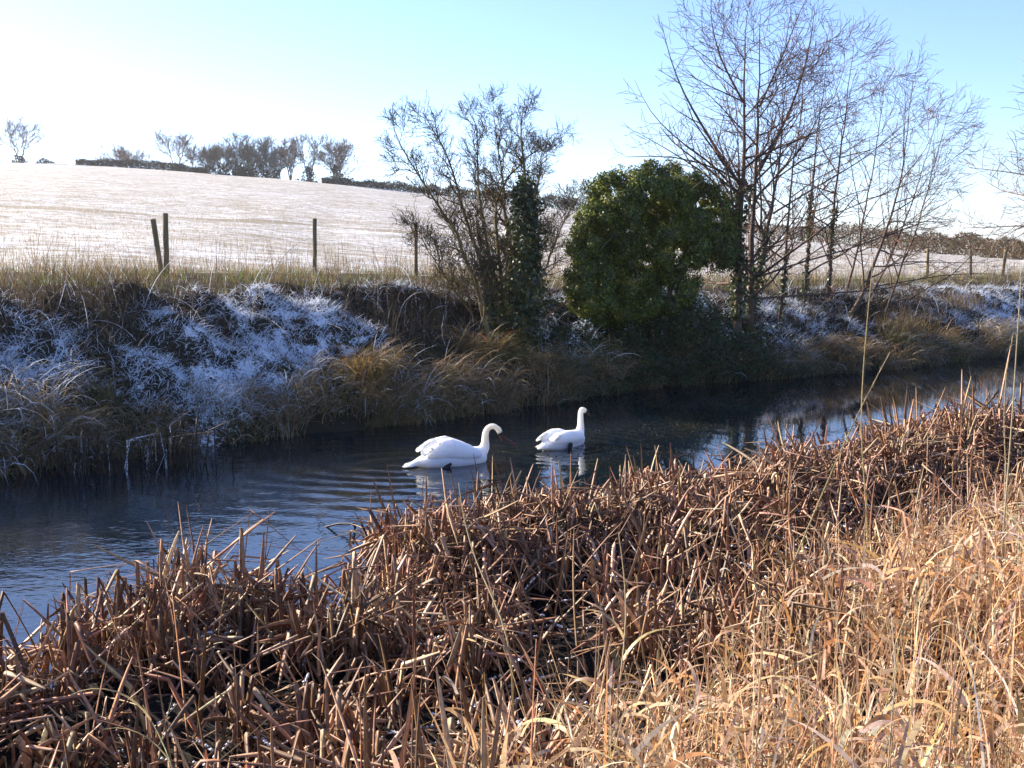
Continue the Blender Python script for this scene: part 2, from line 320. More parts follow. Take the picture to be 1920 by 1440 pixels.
#@@REST@@
# ------------------------------------------------------------------ swans
M_FEATHER = solid_mat('white_feather', .7, True, mottling=25, mot=(.98, 1.06), bump=.004, bscale=60, spec=.2)
for nd_ in M_FEATHER.node_tree.nodes:
    if nd_.type == 'BSDF_PRINCIPLED': nd_.inputs['Subsurface Weight'].default_value = .7; nd_.inputs['Subsurface Radius'].default_value = (1, .95, .9); nd_.inputs['Subsurface Scale'].default_value = .12
M_BLACK = solid_mat('black_skin', .5, False, (.015, .014, .014, 1), 20)
M_BILL = solid_mat('orange_bill', .4, False, (.17, .06, .03, 1), 20, (.8, 1.1))
def loft(secs, seg=20, pw=1.0):
    """closed hull from sections (x, y, z_centre, half width, half height up, half height down)"""
    V = []; a = np.arange(seg) / seg * 2 * np.pi
    for (x, y, z, hw, hu, hd) in secs:
        V.append(np.stack([np.full(seg, x), y + hw * np.cos(a), z + np.where(np.sin(a) > 0, hu, hd) * np.sin(a)], -1))
    V = np.stack(V); k = len(secs); F = [list(f) for f in grid_faces(1, k, seg, True)]
    V = V.reshape(-1, 3); F.append(list(range(seg))[::-1]); F.append([(k - 1) * seg + i for i in range(seg)]); return V, F
def tube_solid(pts, rad, seg=14, n=26):
    P = resample(pts, n); t = np.linspace(0, 1, n); tt = np.r_[0, np.cumsum(np.linalg.norm(np.diff(np.asarray(pts, float), axis=0), axis=1))]; rd = np.interp(t, tt / tt[-1], rad)
    T = unit(np.gradient(P, axis=0)); A = unit(np.cross(T, np.array([[0, 1., .02]]))); B = np.cross(T, A); a = np.arange(seg) / seg * 2 * np.pi
    V = P[:, None] + rd[:, None, None] * (A[:, None] * np.cos(a)[None, :, None] + B[:, None] * np.sin(a)[None, :, None])
    F = [list(f) for f in grid_faces(1, n, seg, True)]; F.append(list(range(seg))[::-1]); F.append([(n - 1) * seg + i for i in range(seg)]); return V.reshape(-1, 3), F
def ball(c, r, seg=14):
    secs = [(c[0] + r[0] * math.cos(f), c[1], c[2], r[1] * math.sin(f), r[2] * math.sin(f), r[2] * math.sin(f)) for f in np.linspace(math.pi - .12, .12, 10)]
    return loft(secs, seg)
def fuse(name, solids, mat, parent, colfn, voxel=.011, smooth=6):
    """several overlapping closed forms become one continuous skin"""
    bm = bmesh.new()
    for V, F in solids:
        vs = [bm.verts.new(v) for v in V]
        for f in F: bm.faces.new([vs[i] for i in f])
    bmesh.ops.recalc_face_normals(bm, faces=bm.faces)
    me = bpy.data.meshes.new(name); bm.to_mesh(me); bm.free(); o = bpy.data.objects.new(name, me); COL.objects.link(o)
    md = o.modifiers.new('r', 'REMESH'); md.mode = 'VOXEL'; md.voxel_size = voxel; sm = o.modifiers.new('s', 'SMOOTH'); sm.iterations = smooth; sm.factor = .5
    dg = bpy.context.evaluated_depsgraph_get(); me2 = bpy.data.meshes.new_from_object(o.evaluated_get(dg)); o.modifiers.clear(); o.data = me2
    n = len(me2.vertices); co = np.empty(n * 3, np.float32); me2.vertices.foreach_get('co', co); co = co.reshape(-1, 3)
    a = me2.color_attributes.new('Col', 'FLOAT_COLOR', 'POINT'); a.data.foreach_set('color', np.c_[colfn(co), np.ones(n)].astype(np.float32).ravel())
    me2.polygons.foreach_set('use_smooth', np.ones(len(me2.polygons), bool)); me2.materials.clear(); me2.materials.append(mat); o.parent = parent; return o
def feather_rows(pile, rows, r):
    """rows of overlapping feathers; each: base, direction, normal, length, width"""
    for b, d, n, L, W in rows:
        b = np.array(b, float); d = unit(np.array(d, float)); n = unit(np.array(n, float)); s = unit(np.cross(n, d)); K = 6; V = []
        for i in range(K + 1):
            t = i / K; wd = W * (.55 + .45 * math.sin(t * 2.0)) * math.sqrt(max(0, 1 - max(0, (t - .62) / .38) ** 2)) + .001; c = b + d * L * t + n * (-.10 * L * t * t)
            V += [c - s * wd / 2 - n * .004, c + n * .003, c + s * wd / 2 - n * .004]
        pile.add(np.array(V), grid_faces(1, K + 1, 3, False), paint((.89, .89, .88), 1, len(V), r, .02, .005))
def wing_solid(side, secs):
    return loft([(x, side * y, z, hw, hu, hd) for (x, y, z, hw, hu, hd) in secs], 18)
def swan_col(neckx, zc):
    def f(co):
        k = np.clip((co[:, 0] - neckx) / .08, 0, 1) * np.clip((co[:, 2] - zc) / .12, 0, 1); k = k[:, None]
        return np.array([[.89, .89, .88]]) * (1 - k) + np.array([[.84, .77, .62]]) * k
    return f
def build_swan(name, label, loc, heading, body, neck, nrad, head, bill_dir, wing_secs, tail_f, seed, foot=None):
    r = rng(seed); t = thing(name, label, 'swan', loc, 'mute swans on the river'); t.rotation_euler.z = heading; t.scale = (.93 if seed == 11 else .87,) * 3
    hc = np.array(head, float); bd = unit(np.array(bill_dir, float))
    crown = tube_solid([hc - bd * .045, hc, hc + bd * .035, hc + bd * .07], [.034, .041, .036, .022], 14, 10)
    fuse('body', [loft(body, 22), tube_solid(neck, nrad), crown], M_FEATHER, t, swan_col(body[-1][0] - .12, .16))
    for sd in (1, -1):
        wp = fuse('wing', [wing_solid(sd, wing_secs)], M_FEATHER, t, lambda co: np.tile([[.89, .89, .88]], (len(co), 1)), .012, 4)
        pf = Pile(); rows = []
        for (x, y, z, dx, dy, dz, ln) in tail_f['wing']:
            for j in range(3): rows.append(((x + r.normal(0, .006) - .01 * j, sd * (y + j * .036), z - j * .006), (dx, sd * dy, dz - .05 * j), (-.15, sd * (.8 + .3 * j), .7), ln * r.uniform(.85, 1.12), .075))
        feather_rows(pf, rows, r); pf.build('wing_feathers', M_FEATHER, wp, True)
    pf = Pile(); feather_rows(pf, [((tail_f['x'], a * .032, tail_f['z']), (-1, a * .10, tail_f['dz']), (0, a * .3, 1), tail_f['L'] * (1 - .12 * abs(a)) * r.uniform(.95, 1.05), .055) for a in (-2, -1.3, -.6, 0, .6, 1.3, 2)], r)
    pf.build('tail', M_FEATHER, t, True)
    # bill: orange wedge, black base, knob and nail
    sdv = unit(np.cross(bd, np.array([0, 0, 1.]))); upv = np.cross(sdv, bd); b0 = hc + bd * .055 - upv * .004
    def oval(c, wv, hv): a = np.arange(12) / 12 * 2 * np.pi; return c + sdv * wv * np.cos(a)[:, None] + upv * hv * np.sin(a)[:, None]
    V = np.concatenate([oval(b0 + bd * d - upv * dz, a, b) for d, dz, a, b in ((0, 0, .021, .024), (.03, .004, .019, .019), (.06, .009, .018, .013), (.085, .013, .016, .009), (.097, .016, .007, .005))])
    make_mesh('bill', V, grid_faces(1, 5, 12, True), M_BILL, None, True, t)
    V = np.concatenate([oval(hc + bd * d + upv * dz, a, b) for d, dz, a, b in ((.028, 0, .037, .034), (.045, .001, .034, .033), (.062, .0, .026, .028), (.07, .004, .02, .024))])
    make_mesh('face_mask', V, grid_faces(1, 4, 12, True), M_BLACK, None, True, t)
    V, F = ball(hc + bd * .062 + upv * .026, (.016, .013, .014)); make_mesh('knob', V, np.array([f for f in F if len(f) == 4]), M_BLACK, None, True, t)
    for sd in (1, -1):
        V, F = ball(hc + bd * .02 + sdv * sd * .036 + upv * .010, (.006, .006, .006)); make_mesh('eye', V, np.array([f for f in F if len(f) == 4]), M_BLACK, None, True, t)
    if foot is not None:
        V, F = tube_solid(foot, [.015, .028, .036, .03, .012], 10, 14); make_mesh('foot', V, np.array([f for f in F if len(f) == 4]), M_BLACK, None, True, t)
    return t
body = [(-.64, 0, .035, .012, .012, .012), (-.56, 0, .06, .05, .03, .035), (-.46, 0, .08, .10, .06, .08), (-.34, 0, .09, .15, .09, .14), (-.18, 0, .09, .19, .12, .18), (0, 0, .09, .205, .13, .2), (.16, 0, .09, .19, .12, .19), (.30, 0, .085, .15, .11, .17), (.40, 0, .075, .105, .09, .13), (.46, 0, .07, .05, .05, .07)]
neckA = [(.24, 0, .10), (.37, 0, .11), (.445, 0, .18), (.455, 0, .27), (.452, 0, .36), (.475, 0, .435), (.535, 0, .472), (.60, 0, .462), (.635, 0, .425)]
wingA = [(-.42, .095, .17, .03, .03, .03), (-.33, .10, .205, .07, .085, .11), (-.21, .10, .215, .095, .14, .14), (-.08, .10, .205, .115, .165, .15), (.06, .105, .175, .118, .145, .14), (.19, .105, .15, .105, .115, .10), (.30, .09, .12, .08, .065, .06), (.37, .075, .11, .03, .025, .03)]
wf = [(x_, .07, float(np.interp(x_, [-.42, -.33, -.21, -.08, .06], [.20, .285, .352, .368, .32])) - .012, -1, .03, -.24, .12) for x_ in (-.06, -.11, -.16, -.205, -.25, -.29, -.325, -.36)]
build_swan('swan', 'white swan with arched wings bending its neck down towards a strand of weed', SW1, R(25), body, neckA, [.12, .10, .07, .052, .045, .040, .038, .038, .036], (.655, 0, .40), (.42, 0, -.9), wingA, {'wing': wf, 'x': -.50, 'z': .085, 'dz': -.22, 'L': .22}, 11, [(-.12, -.2, .05), (-.16, -.215, .03), (-.2, -.22, .0), (-.24, -.21, -.03), (-.28, -.2, -.05)])
neckB = [(.24, 0, .10), (.36, 0, .12), (.42, 0, .20), (.425, 0, .30), (.42, 0, .40), (.42, 0, .47), (.44, 0, .515), (.475, 0, .525)]
wingB = [(-.46, .06, .12, .02, .02, .02), (-.38, .09, .15, .06, .05, .07), (-.26, .115, .165, .095, .085, .11), (-.12, .12, .165, .115, .105, .13), (.04, .12, .155, .118, .10, .13), (.18, .115, .13, .105, .075, .10), (.30, .095, .105, .075, .045, .06), (.36, .08, .10, .02, .015, .02)]
wfb = [(x_, .09, float(np.interp(x_, [-.46, -.38, -.26, -.12], [.135, .195, .245, .265])) - .012, -1, .0, -.12, .13) for x_ in (-.2, -.25, -.3, -.34, -.38)]
build_swan('swan', 'white swan with upright neck swimming away from the viewer ahead of the other', SW2, R(50), body, neckB, [.12, .10, .065, .050, .045, .042, .040, .038], (.50, -.01, .50), (.75, -.35, -.62), wingB, {'wing': wfb, 'x': -.46, 'z': .09, 'dz': -.12, 'L': .2}, 12, [(-.10, -.2, .03), (-.13, -.225, .08), (-.16, -.24, .06), (-.18, -.24, .0), (-.2, -.23, -.05)])
r = rng(21); p = Pile(); a = at_w(945, 818, float(SW1 @ N_) + .12); b = at_w(972, 839, float(SW1 @ N_) + .15)
pts = np.array([a, a * .6 + b * .4 + [0, 0, -.005], a * .25 + b * .75 + [0, 0, .0], b]); tubes(p, resample(pts, 7)[None], np.array([[.004, .008, .012, .015, .014, .009, .003]]), 6, (.20, .09, .07), r)
tag(p.build('weed_strand', M_REED), 'reddish strand of weed hanging from the bill of the nearer swan', 'weed')

# ------------------------------------------------------------------ fence posts
def post(px0, py0, px1, py1, width, label, wv=20.0):
    a = at_w(px0, py0, wv); b = at_w(px1, py1, wv); g = float(H(a[0], a[1])); ax = unit(b - a); a = a + ax * (g - .25 - a[2]) / max(ax[2], .3)
    r = rng(int(px0)); K = 7; P = a + (b - a) * np.linspace(0, 1, K)[:, None]; seg = 10; ang = np.arange(seg) / seg * 2 * np.pi; u = unit(np.cross(ax, [0, 1., 0])); v = np.cross(ax, u)
    rad = width / 2 * (1 + .06 * r.normal(0, 1, (K, seg))); V = P[:, None] + rad[..., None] * (u * np.cos(ang)[:, None] + v * np.sin(ang)[:, None])[None]
    V = V.reshape(-1, 3); n = len(V); V = np.r_[V, [b + ax * .012]]; F = list(map(list, grid_faces(1, K, seg, True)))
    F += [[(K - 1) * seg + i, (K - 1) * seg + (i + 1) % seg, n, n] for i in range(seg)]
    F4 = [f for f in F if len(set(f)) == 4]; me = bpy.data.meshes.new('fence_post'); me.from_pydata((V - a).tolist(), [], [f if len(set(f)) == 4 else f[:3] for f in F]); me.materials.append(M_POST)
    o = bpy.data.objects.new('fence_post', me); COL.objects.link(o); o.location = a; tag(o, label, 'fence post', 'wooden fence posts along the field edge')
post(301, 500, 287, 411, .095, 'short wooden fence post leaning to the side beside an upright one')
post(312, 492, 310, 400, .10, 'upright wooden fence post beside the leaning one')
post(590, 490, 590, 410, .085, 'upright wooden fence post midway between the leaning pair and the bare thorn bush')
post(780, 492, 780, 417, .08, 'upright wooden fence post just beside the bare thorn bush')
post(1739, 500, 1740, 466, .10, 'small fence post half hidden behind the outer twigs of the bare trees', 20.3)
post(1820, 502, 1820, 467, .10, 'small pale fence post below the brown hedge, second from the picture edge', 20.3)
post(1881, 506, 1886, 468, .12, 'pale fence post leaning slightly, nearest the picture edge below the brown hedge', 20.3)

# ------------------------------------------------------------------ woody plants
def grow(out, P, Rd, lvl, maxl, r, cfg):
    """spawn children along a limb (P, Rd)"""
    n = cfg['n'][lvl]; seglen = np.linalg.norm(np.diff(P, axis=0), axis=1); Ltot = seglen.sum(); K = len(P)
    for i in range(n):
        t = cfg['t0'][lvl] + (1 - cfg['t0'][lvl]) * ((i + r.uniform(0, 1)) / n); f = t * (K - 1); j = min(int(f), K - 2); q = f - j
        b = P[j] * (1 - q) + P[j + 1] * q; tg = unit(P[j + 1] - P[j]); rad = Rd[j] * (1 - q) + Rd[j + 1] * q
        side = unit(np.cross(tg, r.normal(0, 1, 3))); ang = R(r.normal(cfg['ang'][lvl], 11)); d = tg * math.cos(ang) + side * math.sin(ang) + np.array(cfg['bias'])
        L = cfg['len'][lvl] * r.uniform(.55, 1.25) * (1.25 - .85 * t) * (1 if lvl else cfg.get('scale', 1)); 
        limb(out, b, d, L, min(rad * .72, cfg['rad'][lvl] * r.uniform(.8, 1.2)), lvl + 1, maxl, r, cfg)
def limb(out, b, d, L, rad, lvl, maxl, r, cfg, K=7):
    P = np.empty((K, 3)); P[0] = b; d = unit(np.array(d)); st = L / (K - 1)
    for k in range(1, K):
        d = unit(d + r.normal(0, cfg['wig'], 3) + np.array([0, 0, cfg['up']]) * (1 if lvl < 3 else .6)); P[k] = P[k - 1] + d * st
    Rd = rad * (1 - .78 * np.linspace(0, 1, K)); out.setdefault(lvl, []).append((P, Rd))
    if lvl < maxl: grow(out, P, Rd, lvl, maxl, r, cfg)
def emit(pile, out, col, coltip, r, minr=.0022, knobs=0):
    for lvl, lst in out.items():
        P = np.stack([a for a, _ in lst]); Rd = np.maximum(np.stack([b for _, b in lst]), minr)
        if knobs and lvl >= 2: Rd = Rd * (1 + knobs * np.maximum(0, r.normal(0, 1, Rd.shape)))
        k = min(1, (lvl - 1) / 2.0); c = np.array(col) * (1 - k) + np.array(coltip) * k
        tubes(pile, P, Rd, 5 if lvl <= 1 else 3, c, r, .22)
def stem_pts(pxs, w0, w1, foot=True):
    ws = np.linspace(w0, w1, len(pxs)); P = np.array([at_w(x, y, wv) for (x, y), wv in zip(pxs, ws)])
    if foot:
        P[0, 2] = float(H(P[0, 0], P[0, 1])) - .12
    return P
def ivy_on(pile, P, rads, n, r, size, cols, lo=0, hi=1):
    K = len(P); f = r.uniform(lo, hi, n) * (K - 1); j = np.minimum(f.astype(int), K - 2); q = (f - j)[:, None]; c = P[j] * (1 - q) + P[j + 1] * q
    t = f / (K - 1); rr = np.interp(t, np.linspace(0, 1, len(rads)), rads) * np.interp(t, np.linspace(0, 1, 22), r.uniform(.4, 1.45, 22)); off = unit(r.normal(0, 1, (n, 3)) * [1, 1, .6]); c = c + off * (rr * r.uniform(.35, 1.1, n) ** .6)[:, None]
    cc = np.array(cols)[r.integers(0, len(cols), n)]; leaves(pile, c, off + r.normal(0, .6, (n, 3)) + [0, 0, .3], r.uniform(.7, 1.3, n) * size, cc, r)
BARKS = (.11, .07, .052); TIPS = (.21, .112, .062)
IVY = [(.035, .055, .012), (.05, .075, .014), (.028, .045, .012), (.07, .085, .02)]
def bare_tree(label, stems, cfg, seed, cat='tree', group=None, ivy=None, barkc=BARKS, tipc=TIPS, w=(16, 16.3), limbs=(), maxl=3, knobs=0, minr=.0042, kind='bare_tree'):
    r = rng(seed); base = None; ch = Pile(); parts = []
    for i, (pxs, r0, r1) in enumerate(stems):
        P = resample(stem_pts(pxs, w[0] + .12 * i, w[1] + .2 * i), 16); P[1:-1] += r.normal(0, .012, (14, 3)); Rd = np.linspace(1, 0, 16) ** 1.15 * (r0 - r1) + r1; Rd[0] *= 1.45; Rd[1] *= 1.15
        parts.append((P, Rd))
    base = parts[0][0][0].copy(); base[2] += .12; t = thing(kind, label, cat, base, group)
    for P, Rd in parts:
        p = Pile(); tubes(p, P[None] - base, Rd[None], 9, barkc, r, .1); p.build('trunk', M_BARK, t, True)
        out = {}; grow(out, P, Rd, 0, maxl, r, cfg); emit(ch, out, barkc, tipc, r, minr, knobs)
    for pxs, r0, r1, w0, w1 in limbs:
        P = resample(stem_pts(pxs, w0, w1, False), 12); Rd = np.linspace(r0, r1, 12); out = {1: [(P, Rd)]}; c2 = dict(cfg); grow(out, P, Rd, 1, maxl, r, c2)
        lst = out.pop(1); tubes(ch, np.stack([a for a, _ in lst]), np.stack([b for _, b in lst]), 6, barkc, r, .1); emit(ch, out, barkc, tipc, r, minr, knobs)
    o = ch.build('crown', M_BARK, t, True, base)
    if ivy:
        p = Pile()
        for (i, rads, n, lo, hi) in ivy: ivy_on(p, parts[i][0] - base, rads, n, r, .055, IVY, lo, hi)
        p.build('ivy', M_LEAF, t)
    return t
GRV = 'bare trees growing along the far bank'
CF = dict(n=[25, 9, 4], t0=[.14, .12, .15], ang=[58, 46, 44], len=[2.9, 1.05, .45], rad=[.030, .013, .007], wig=.09, up=.045, bias=(.05, -.02, .0), scale=1)
bare_tree('tallest bare tree with three dark stems rising from one foot beside the ivy bush', [
    ([(1385, 604), (1384, 520), (1388, 430), (1392, 350), (1398, 250), (1393, 140), (1399, 60), (1402, 20)], .092, .006),
    ([(1408, 602), (1408, 500), (1412, 400), (1418, 320), (1420, 230), (1424, 120), (1426, 25)], .076, .005),
    ([(1400, 604), (1424, 510), (1446, 400), (1463, 300), (1470, 200), (1478, 110)], .066, .005)], CF, 31, group=GRV, w=(15.4, 15.7),
    ivy=[(0, [.17, .2, .17, .12], 1500, .02, .5), (2, [.15, .14, .1], 600, .02, .38), (1, [.12, .1], 250, .02, .25)],
    limbs=[([(1392, 352), (1362, 310), (1322, 245), (1275, 165), (1248, 85), (1240, 40)], .042, .004, 15.6, 15.2), ([(1418, 330), (1448, 275), (1490, 190), (1520, 90), (1528, 10)], .045, .004, 15.7, 16.2),
           ([(1390, 370), (1340, 310), (1280, 270), (1215, 210), (1190, 150)], .026, .003, 15.6, 15.0), ([(1388, 400), (1330, 330), (1260, 285), (1190, 245)], .026, .003, 15.6, 15.3), ([(1398, 200), (1350, 110), (1330, 30), (1335, -20)], .026, .003, 15.6, 15.8),
           ([(1424, 200), (1470, 100), (1500, 20), (1520, -20)], .024, .003, 15.6, 15.8),
           ([(1420, 520), (1500, 490), (1590, 470), (1700, 425), (1790, 370), (1835, 345)], .026, .003, 15.7, 16.0), ([(1420, 560), (1550, 550), (1680, 542), (1760, 510), (1835, 470)], .028, .003, 15.6, 15.4),
           ([(1450, 400), (1530, 350), (1620, 300), (1700, 230), (1760, 170)], .022, .003, 15.9, 16.3), ([(1430, 470), (1520, 420), (1640, 370), (1740, 330), (1810, 280)], .02, .003, 15.9, 15.9)])
CS = dict(n=[16, 7, 4], t0=[.12, .12, .15], ang=[56, 44, 42], len=[2.5, .85, .38], rad=[.022, .011, .0065], wig=.11, up=.05, bias=(.24, -.05, -.06), scale=1)
for lb, st, r0, iv, wv in (
    ('slender bare tree directly beside the tallest tree, its foot bent in dark ivy', [(1458, 600), (1470, 540), (1476, 430), (1485, 330), (1500, 230), (1513, 90)], .05, [(0, [.10, .08], 260, .03, .3)], 15.8),
    ('bare tree with an ivy sleeve, second beyond the tallest tree', [(1505, 585), (1514, 480), (1520, 390), (1527, 290), (1545, 170), (1550, 80)], .05, [(0, [.11, .10, .05, .03], 520, .03, .42)], 16.4),
    ('upright bare tree with ivy thick round its middle, in the middle of the row', [(1552, 572), (1556, 500), (1562, 410), (1573, 300), (1588, 200), (1602, 70)], .058, [(0, [.07, .11, .08, .03], 420, .03, .36)], 16.6),
    ('thin straight bare tree just past the ivy sleeved middle tree', [(1585, 565), (1604, 480), (1622, 400), (1640, 300), (1655, 190), (1660, 130)], .04, None, 17.2),
    ('leaning bare tree with pale sunlit bark low on its trunk', [(1588, 596), (1630, 525), (1662, 430), (1690, 340), (1702, 240), (1712, 140)], .06, [(0, [.09, .07], 160, .0, .2)], 15.7),
    ('thin bare tree leaning outwards, second from the end of the row', [(1618, 588), (1655, 515), (1692, 430), (1722, 345), (1748, 260), (1760, 200)], .038, None, 16.4),
    ('outermost leaning bare tree at the open end of the row', [(1646, 610), (1682, 520), (1722, 420), (1748, 330), (1775, 220)], .04, None, 15.6)):
    bare_tree(lb, [(st, r0 * .82, .004)], CS, 40 + int(st[0][0]) % 97, group=GRV, ivy=iv, w=(wv, wv + .3))
# bare thorn bush, many mossy stems, ivy up the thickest
CH = dict(n=[20, 10, 6], t0=[.18, .1, .1], ang=[46, 50, 52], len=[.85, .44, .2], rad=[.018, .009, .0055], wig=.19, up=.08, bias=(-.06, 0, .10), scale=1)
MOSS = (.18, .135, .055)
bare_tree('bare thorn bush of many mossy stems with ivy on its thickest stem', [
    ([(985, 625), (988, 520), (986, 420), (984, 330), (975, 260), (982, 200)], .085, .008),
    ([(930, 622), (890, 520), (850, 430), (800, 350), (762, 300), (738, 240)], .056, .006), ([(935, 622), (905, 500), (880, 420), (850, 330), (830, 265), (795, 215)], .056, .006),
    ([(945, 622), (918, 480), (902, 400), (890, 310), (905, 250), (885, 215)], .056, .006), ([(950, 620), (935, 480), (925, 380), (960, 315), (1000, 290), (1040, 250)], .05, .006),
    ([(975, 620), (1010, 540), (1035, 470), (1060, 410), (1085, 370)], .03, .005), ([(915, 615), (850, 540), (808, 480), (782, 425)], .022, .005), ([(960, 620), (955, 470), (945, 370), (935, 270), (925, 200)], .05, .006), ([(985, 600), (1000, 440), (1010, 340), (1020, 260)], .044, .006)],
    CH, 77, 'bush', ivy=[(0, [.28, .34, .30, .20, .10], 4200, .04, .72), (3, [.16, .16, .05], 700, .1, .42), (7, [.18, .18, .06], 800, .1, .42), (2, [.1, .1, .03], 350, .1, .4), (8, [.2, .12], 700, .05, .4)],
    barkc=MOSS, tipc=(.10, .07, .042), w=(15.3, 15.9), knobs=.35, kind='thorn_bush', minr=.003)
# round ivy bush
def ivy_bush():
    r = rng(88); wv = 15.6; base = at_w(1235, 610, wv); base[2] = float(H(base[0], base[1])); t = thing('ivy_bush', 'big rounded evergreen ivy bush between the thorn bush and the bare trees', 'bush', base)
    EL = [(1195, 400, 92, 70), (1155, 378, 40, 40), (1212, 352, 44, 32), (1285, 405, 78, 62), (1335, 425, 46, 58), (1262, 352, 34, 34), (1124, 442, 44, 58), (1220, 452, 100, 70), (1300, 462, 66, 48), (1102, 495, 34, 50), (1140, 560, 58, 42), (1105, 545, 34, 40), (1185, 560, 46, 34), (1165, 505, 66, 46), (1362, 462, 20, 34), (1255, 545, 60, 34)]
    C = []; 
    for cx, cy, rx, rz in EL:
        c = at_w(cx, cy, wv + r.normal(0, .15)); sc = float(np.linalg.norm(c - [0, 0, CAM_H])) / 2000; n = int(rx * rz / 70); d = unit(r.normal(0, 1, (n, 3)))
        C.append(np.c_[c + d * np.array([rx * sc, rx * sc * .85, rz * sc]) * (r.uniform(.82, 1.05, (n, 1)) + .16 * (r.uniform(0, 1, (n, 1)) < .12)), d])
    C = np.concatenate(C); p = Pile()
    for c in C:
        n = int(r.uniform(230, 600)); rad = r.uniform(.10, .27); o = unit(r.normal(0, 1, (n, 3)) + c[3:] * .8); pos = c[:3] + o * (rad * r.uniform(.45, 1.08, (n, 1)))
        leaves(p, pos, o + r.normal(0, .55, (n, 3)), r.uniform(.018, .042, n), np.array([(.08, .116, .010), (.14, .175, .015), (.24, .24, .024), (.045, .068, .010)])[r.integers(0, 4, n)] * r.uniform(.75, 1.25), r)
    p.build('crown', M_LEAF, t, origin=base)
    q = Pile(); P = []
    for i in range(9):
        a = base + r.normal(0, .1, 3) * [1, 1, 0]; b = C[r.integers(0, len(C)), :3]; P.append(resample([a, a * .5 + b * .5 + [0, 0, .3], b], 8))
    tubes(q, np.array(P), np.tile(np.linspace(.05, .012, 8), (9, 1)), 6, (.10, .075, .05), r); q.build('trunk', M_BARK, t, True, base)
    q = Pile(); P = []
    for i in range(26):
        c = C[r.integers(0, len(C))]; d = unit(c[3:] + r.normal(0, .4, 3) + [0, 0, .5]); P.append(resample([c[:3], c[:3] + d * .25 + r.normal(0, .05, 3), c[:3] + d * .5 + r.normal(0, .1, 3)], 6))
    [(lambda q: (tubes(q, pp[None], np.linspace(.010, .004, 6)[None], 4, (.34, .27, .15), r), q.build('twig', M_BARK, t, True, base)))(Pile()) for pp in P]
ivy_bush()

# ------------------------------------------------------------------ far skyline
def ridge(px, out=0.0):
    px = np.asarray(px, float); D = np.interp(px, RP, RD) + out; x = (px - 960) / 2000 * CP * D; return np.stack([x, D + 0 * x, H(x, D + 0 * x)], -1)
def px_m(px): return float(np.interp(px, RP, RD)) / 2000          # metres per photo pixel up there
FARW_HAZED = (.24, .17, .12)  # far bark paled in its colour to stand in for distance haze
def far_tree(kind, label, px, hpx, wpx, seed, group=None, fork=1, ivyfrac=0, up=.12, col=FARW_HAZED, dens=1.0, out=2.0, ang=38, fine=(6, 4), minr=.036):
    r = rng(seed); b = ridge(px, out); m = px_m(px); h = hpx * m; t = thing(kind, label, 'tree', b, group); p = Pile(); tr = Pile(); Ps = []; out_ = {}
    cfg = dict(n=[int(12 * dens), *fine], t0=[.2, .2, .2], ang=[ang + 8, 44, 42], len=[wpx * m * .85, wpx * m * .40, wpx * m * .2], rad=[.10, .06, .04], wig=.12, up=up * .5, bias=(0, 0, .06), scale=1)
    for i in range(fork):
        dx = (i - (fork - 1) / 2) * wpx * m * .42 / max(fork - 1, 1) * (fork > 1); P = resample([(0, 0, -.3), (dx * .5, 0, h * .3), (dx, .2, h * .62), (dx * 1.2, 0, h * .97)], 10) + r.normal(0, .02 * h / 10, (10, 3)); Ps.append(P)
        Rd = np.linspace(.022 * h, .035, 10); tubes(tr, P[None], Rd[None], 6, col, r, .1); grow(out_, P, Rd, 0, 3, r, cfg)
    tr.build('trunk', M_BARK, t, True); emit(p, out_, col, col, r, minr); p.build('crown', M_BARK, t, True)
    if ivyfrac:
        q = Pile(); n = int(1100 * ivyfrac); k = r.uniform(0, 1, n) ** 1.6; c = np.stack([r.normal(0, wpx * m * .22, n) * (1.1 - k), r.normal(0, wpx * m * .2, n), k * h * ivyfrac], -1); leaves(q, c, r.normal(0, 1, (n, 3)), r.uniform(.22, .5, n), (.06, .06, .04), r); q.build('ivy', M_LEAF, t)
    return t
def twiggy(name, label, cat, pxs, hpx, depth, n, size, cols, seed, group=None, out=1.5, lump=.35, kind=None, mat=None):
    """hedge or thicket: leafy and twiggy scraps filling an uneven body"""
    r = rng(seed); u = r.uniform(0, 1, n); px = pxs[0] + (pxs[1] - pxs[0]) * u; b = ridge(px, out + r.uniform(0, 1, n) * depth); hm = np.interp(u, np.linspace(0, 1, len(hpx)), hpx) * np.interp(px, RP, RD) / 2000
    hm = np.maximum(hm * (1 + lump * nz(b[:, 0], b[:, 1], 6, seed) * .5), .3); k = r.uniform(0, 1, n) ** .8; o0 = ridge(np.mean(pxs), out)
    c = b + np.stack([0 * k, 0 * k, k * hm], -1) - o0; P = Pile(); cc = np.array(cols)[r.integers(0, len(cols), n)]
    nh = n // 2; leaves(P, c[:nh], r.normal(0, 1, (nh, 3)), r.uniform(.6, 1.4, nh) * size, cc[:nh], r); az = r.uniform(0, 6.28, n - nh)
    blades(P, c[nh:], az, np.abs(r.normal(.3, .35, n - nh)), r.normal(0, .4, n - nh), r.uniform(1.2, 3.2, n - nh) * size, np.full(n - nh, size * .22), 2, cc[nh:], r)
    o = P.build(name, mat or M_FAR); o.location = o0; tag(o, label, cat, group, kind); return o
far_tree('bare_tree', 'bare tree with two crowns and a leafy base beside the utility pole', 47, 64, 62, 201, fork=2, ivyfrac=.22, ang=42)
far_tree('bare_tree', 'single bare tree standing above the long clipped hedge, ivy at its foot', 337, 55, 58, 202, fork=2, ivyfrac=.28, ang=45)
far_tree('bare_tree', 'rounded low bare tree showing behind the top of the long hedge', 240, 34, 66, 203, fork=3, ang=55, out=14)
far_tree('bare_tree', 'thin bare tree in the middle of the ridge group, next to the brown wood', 548, 66, 42, 204, fork=3, ang=30)
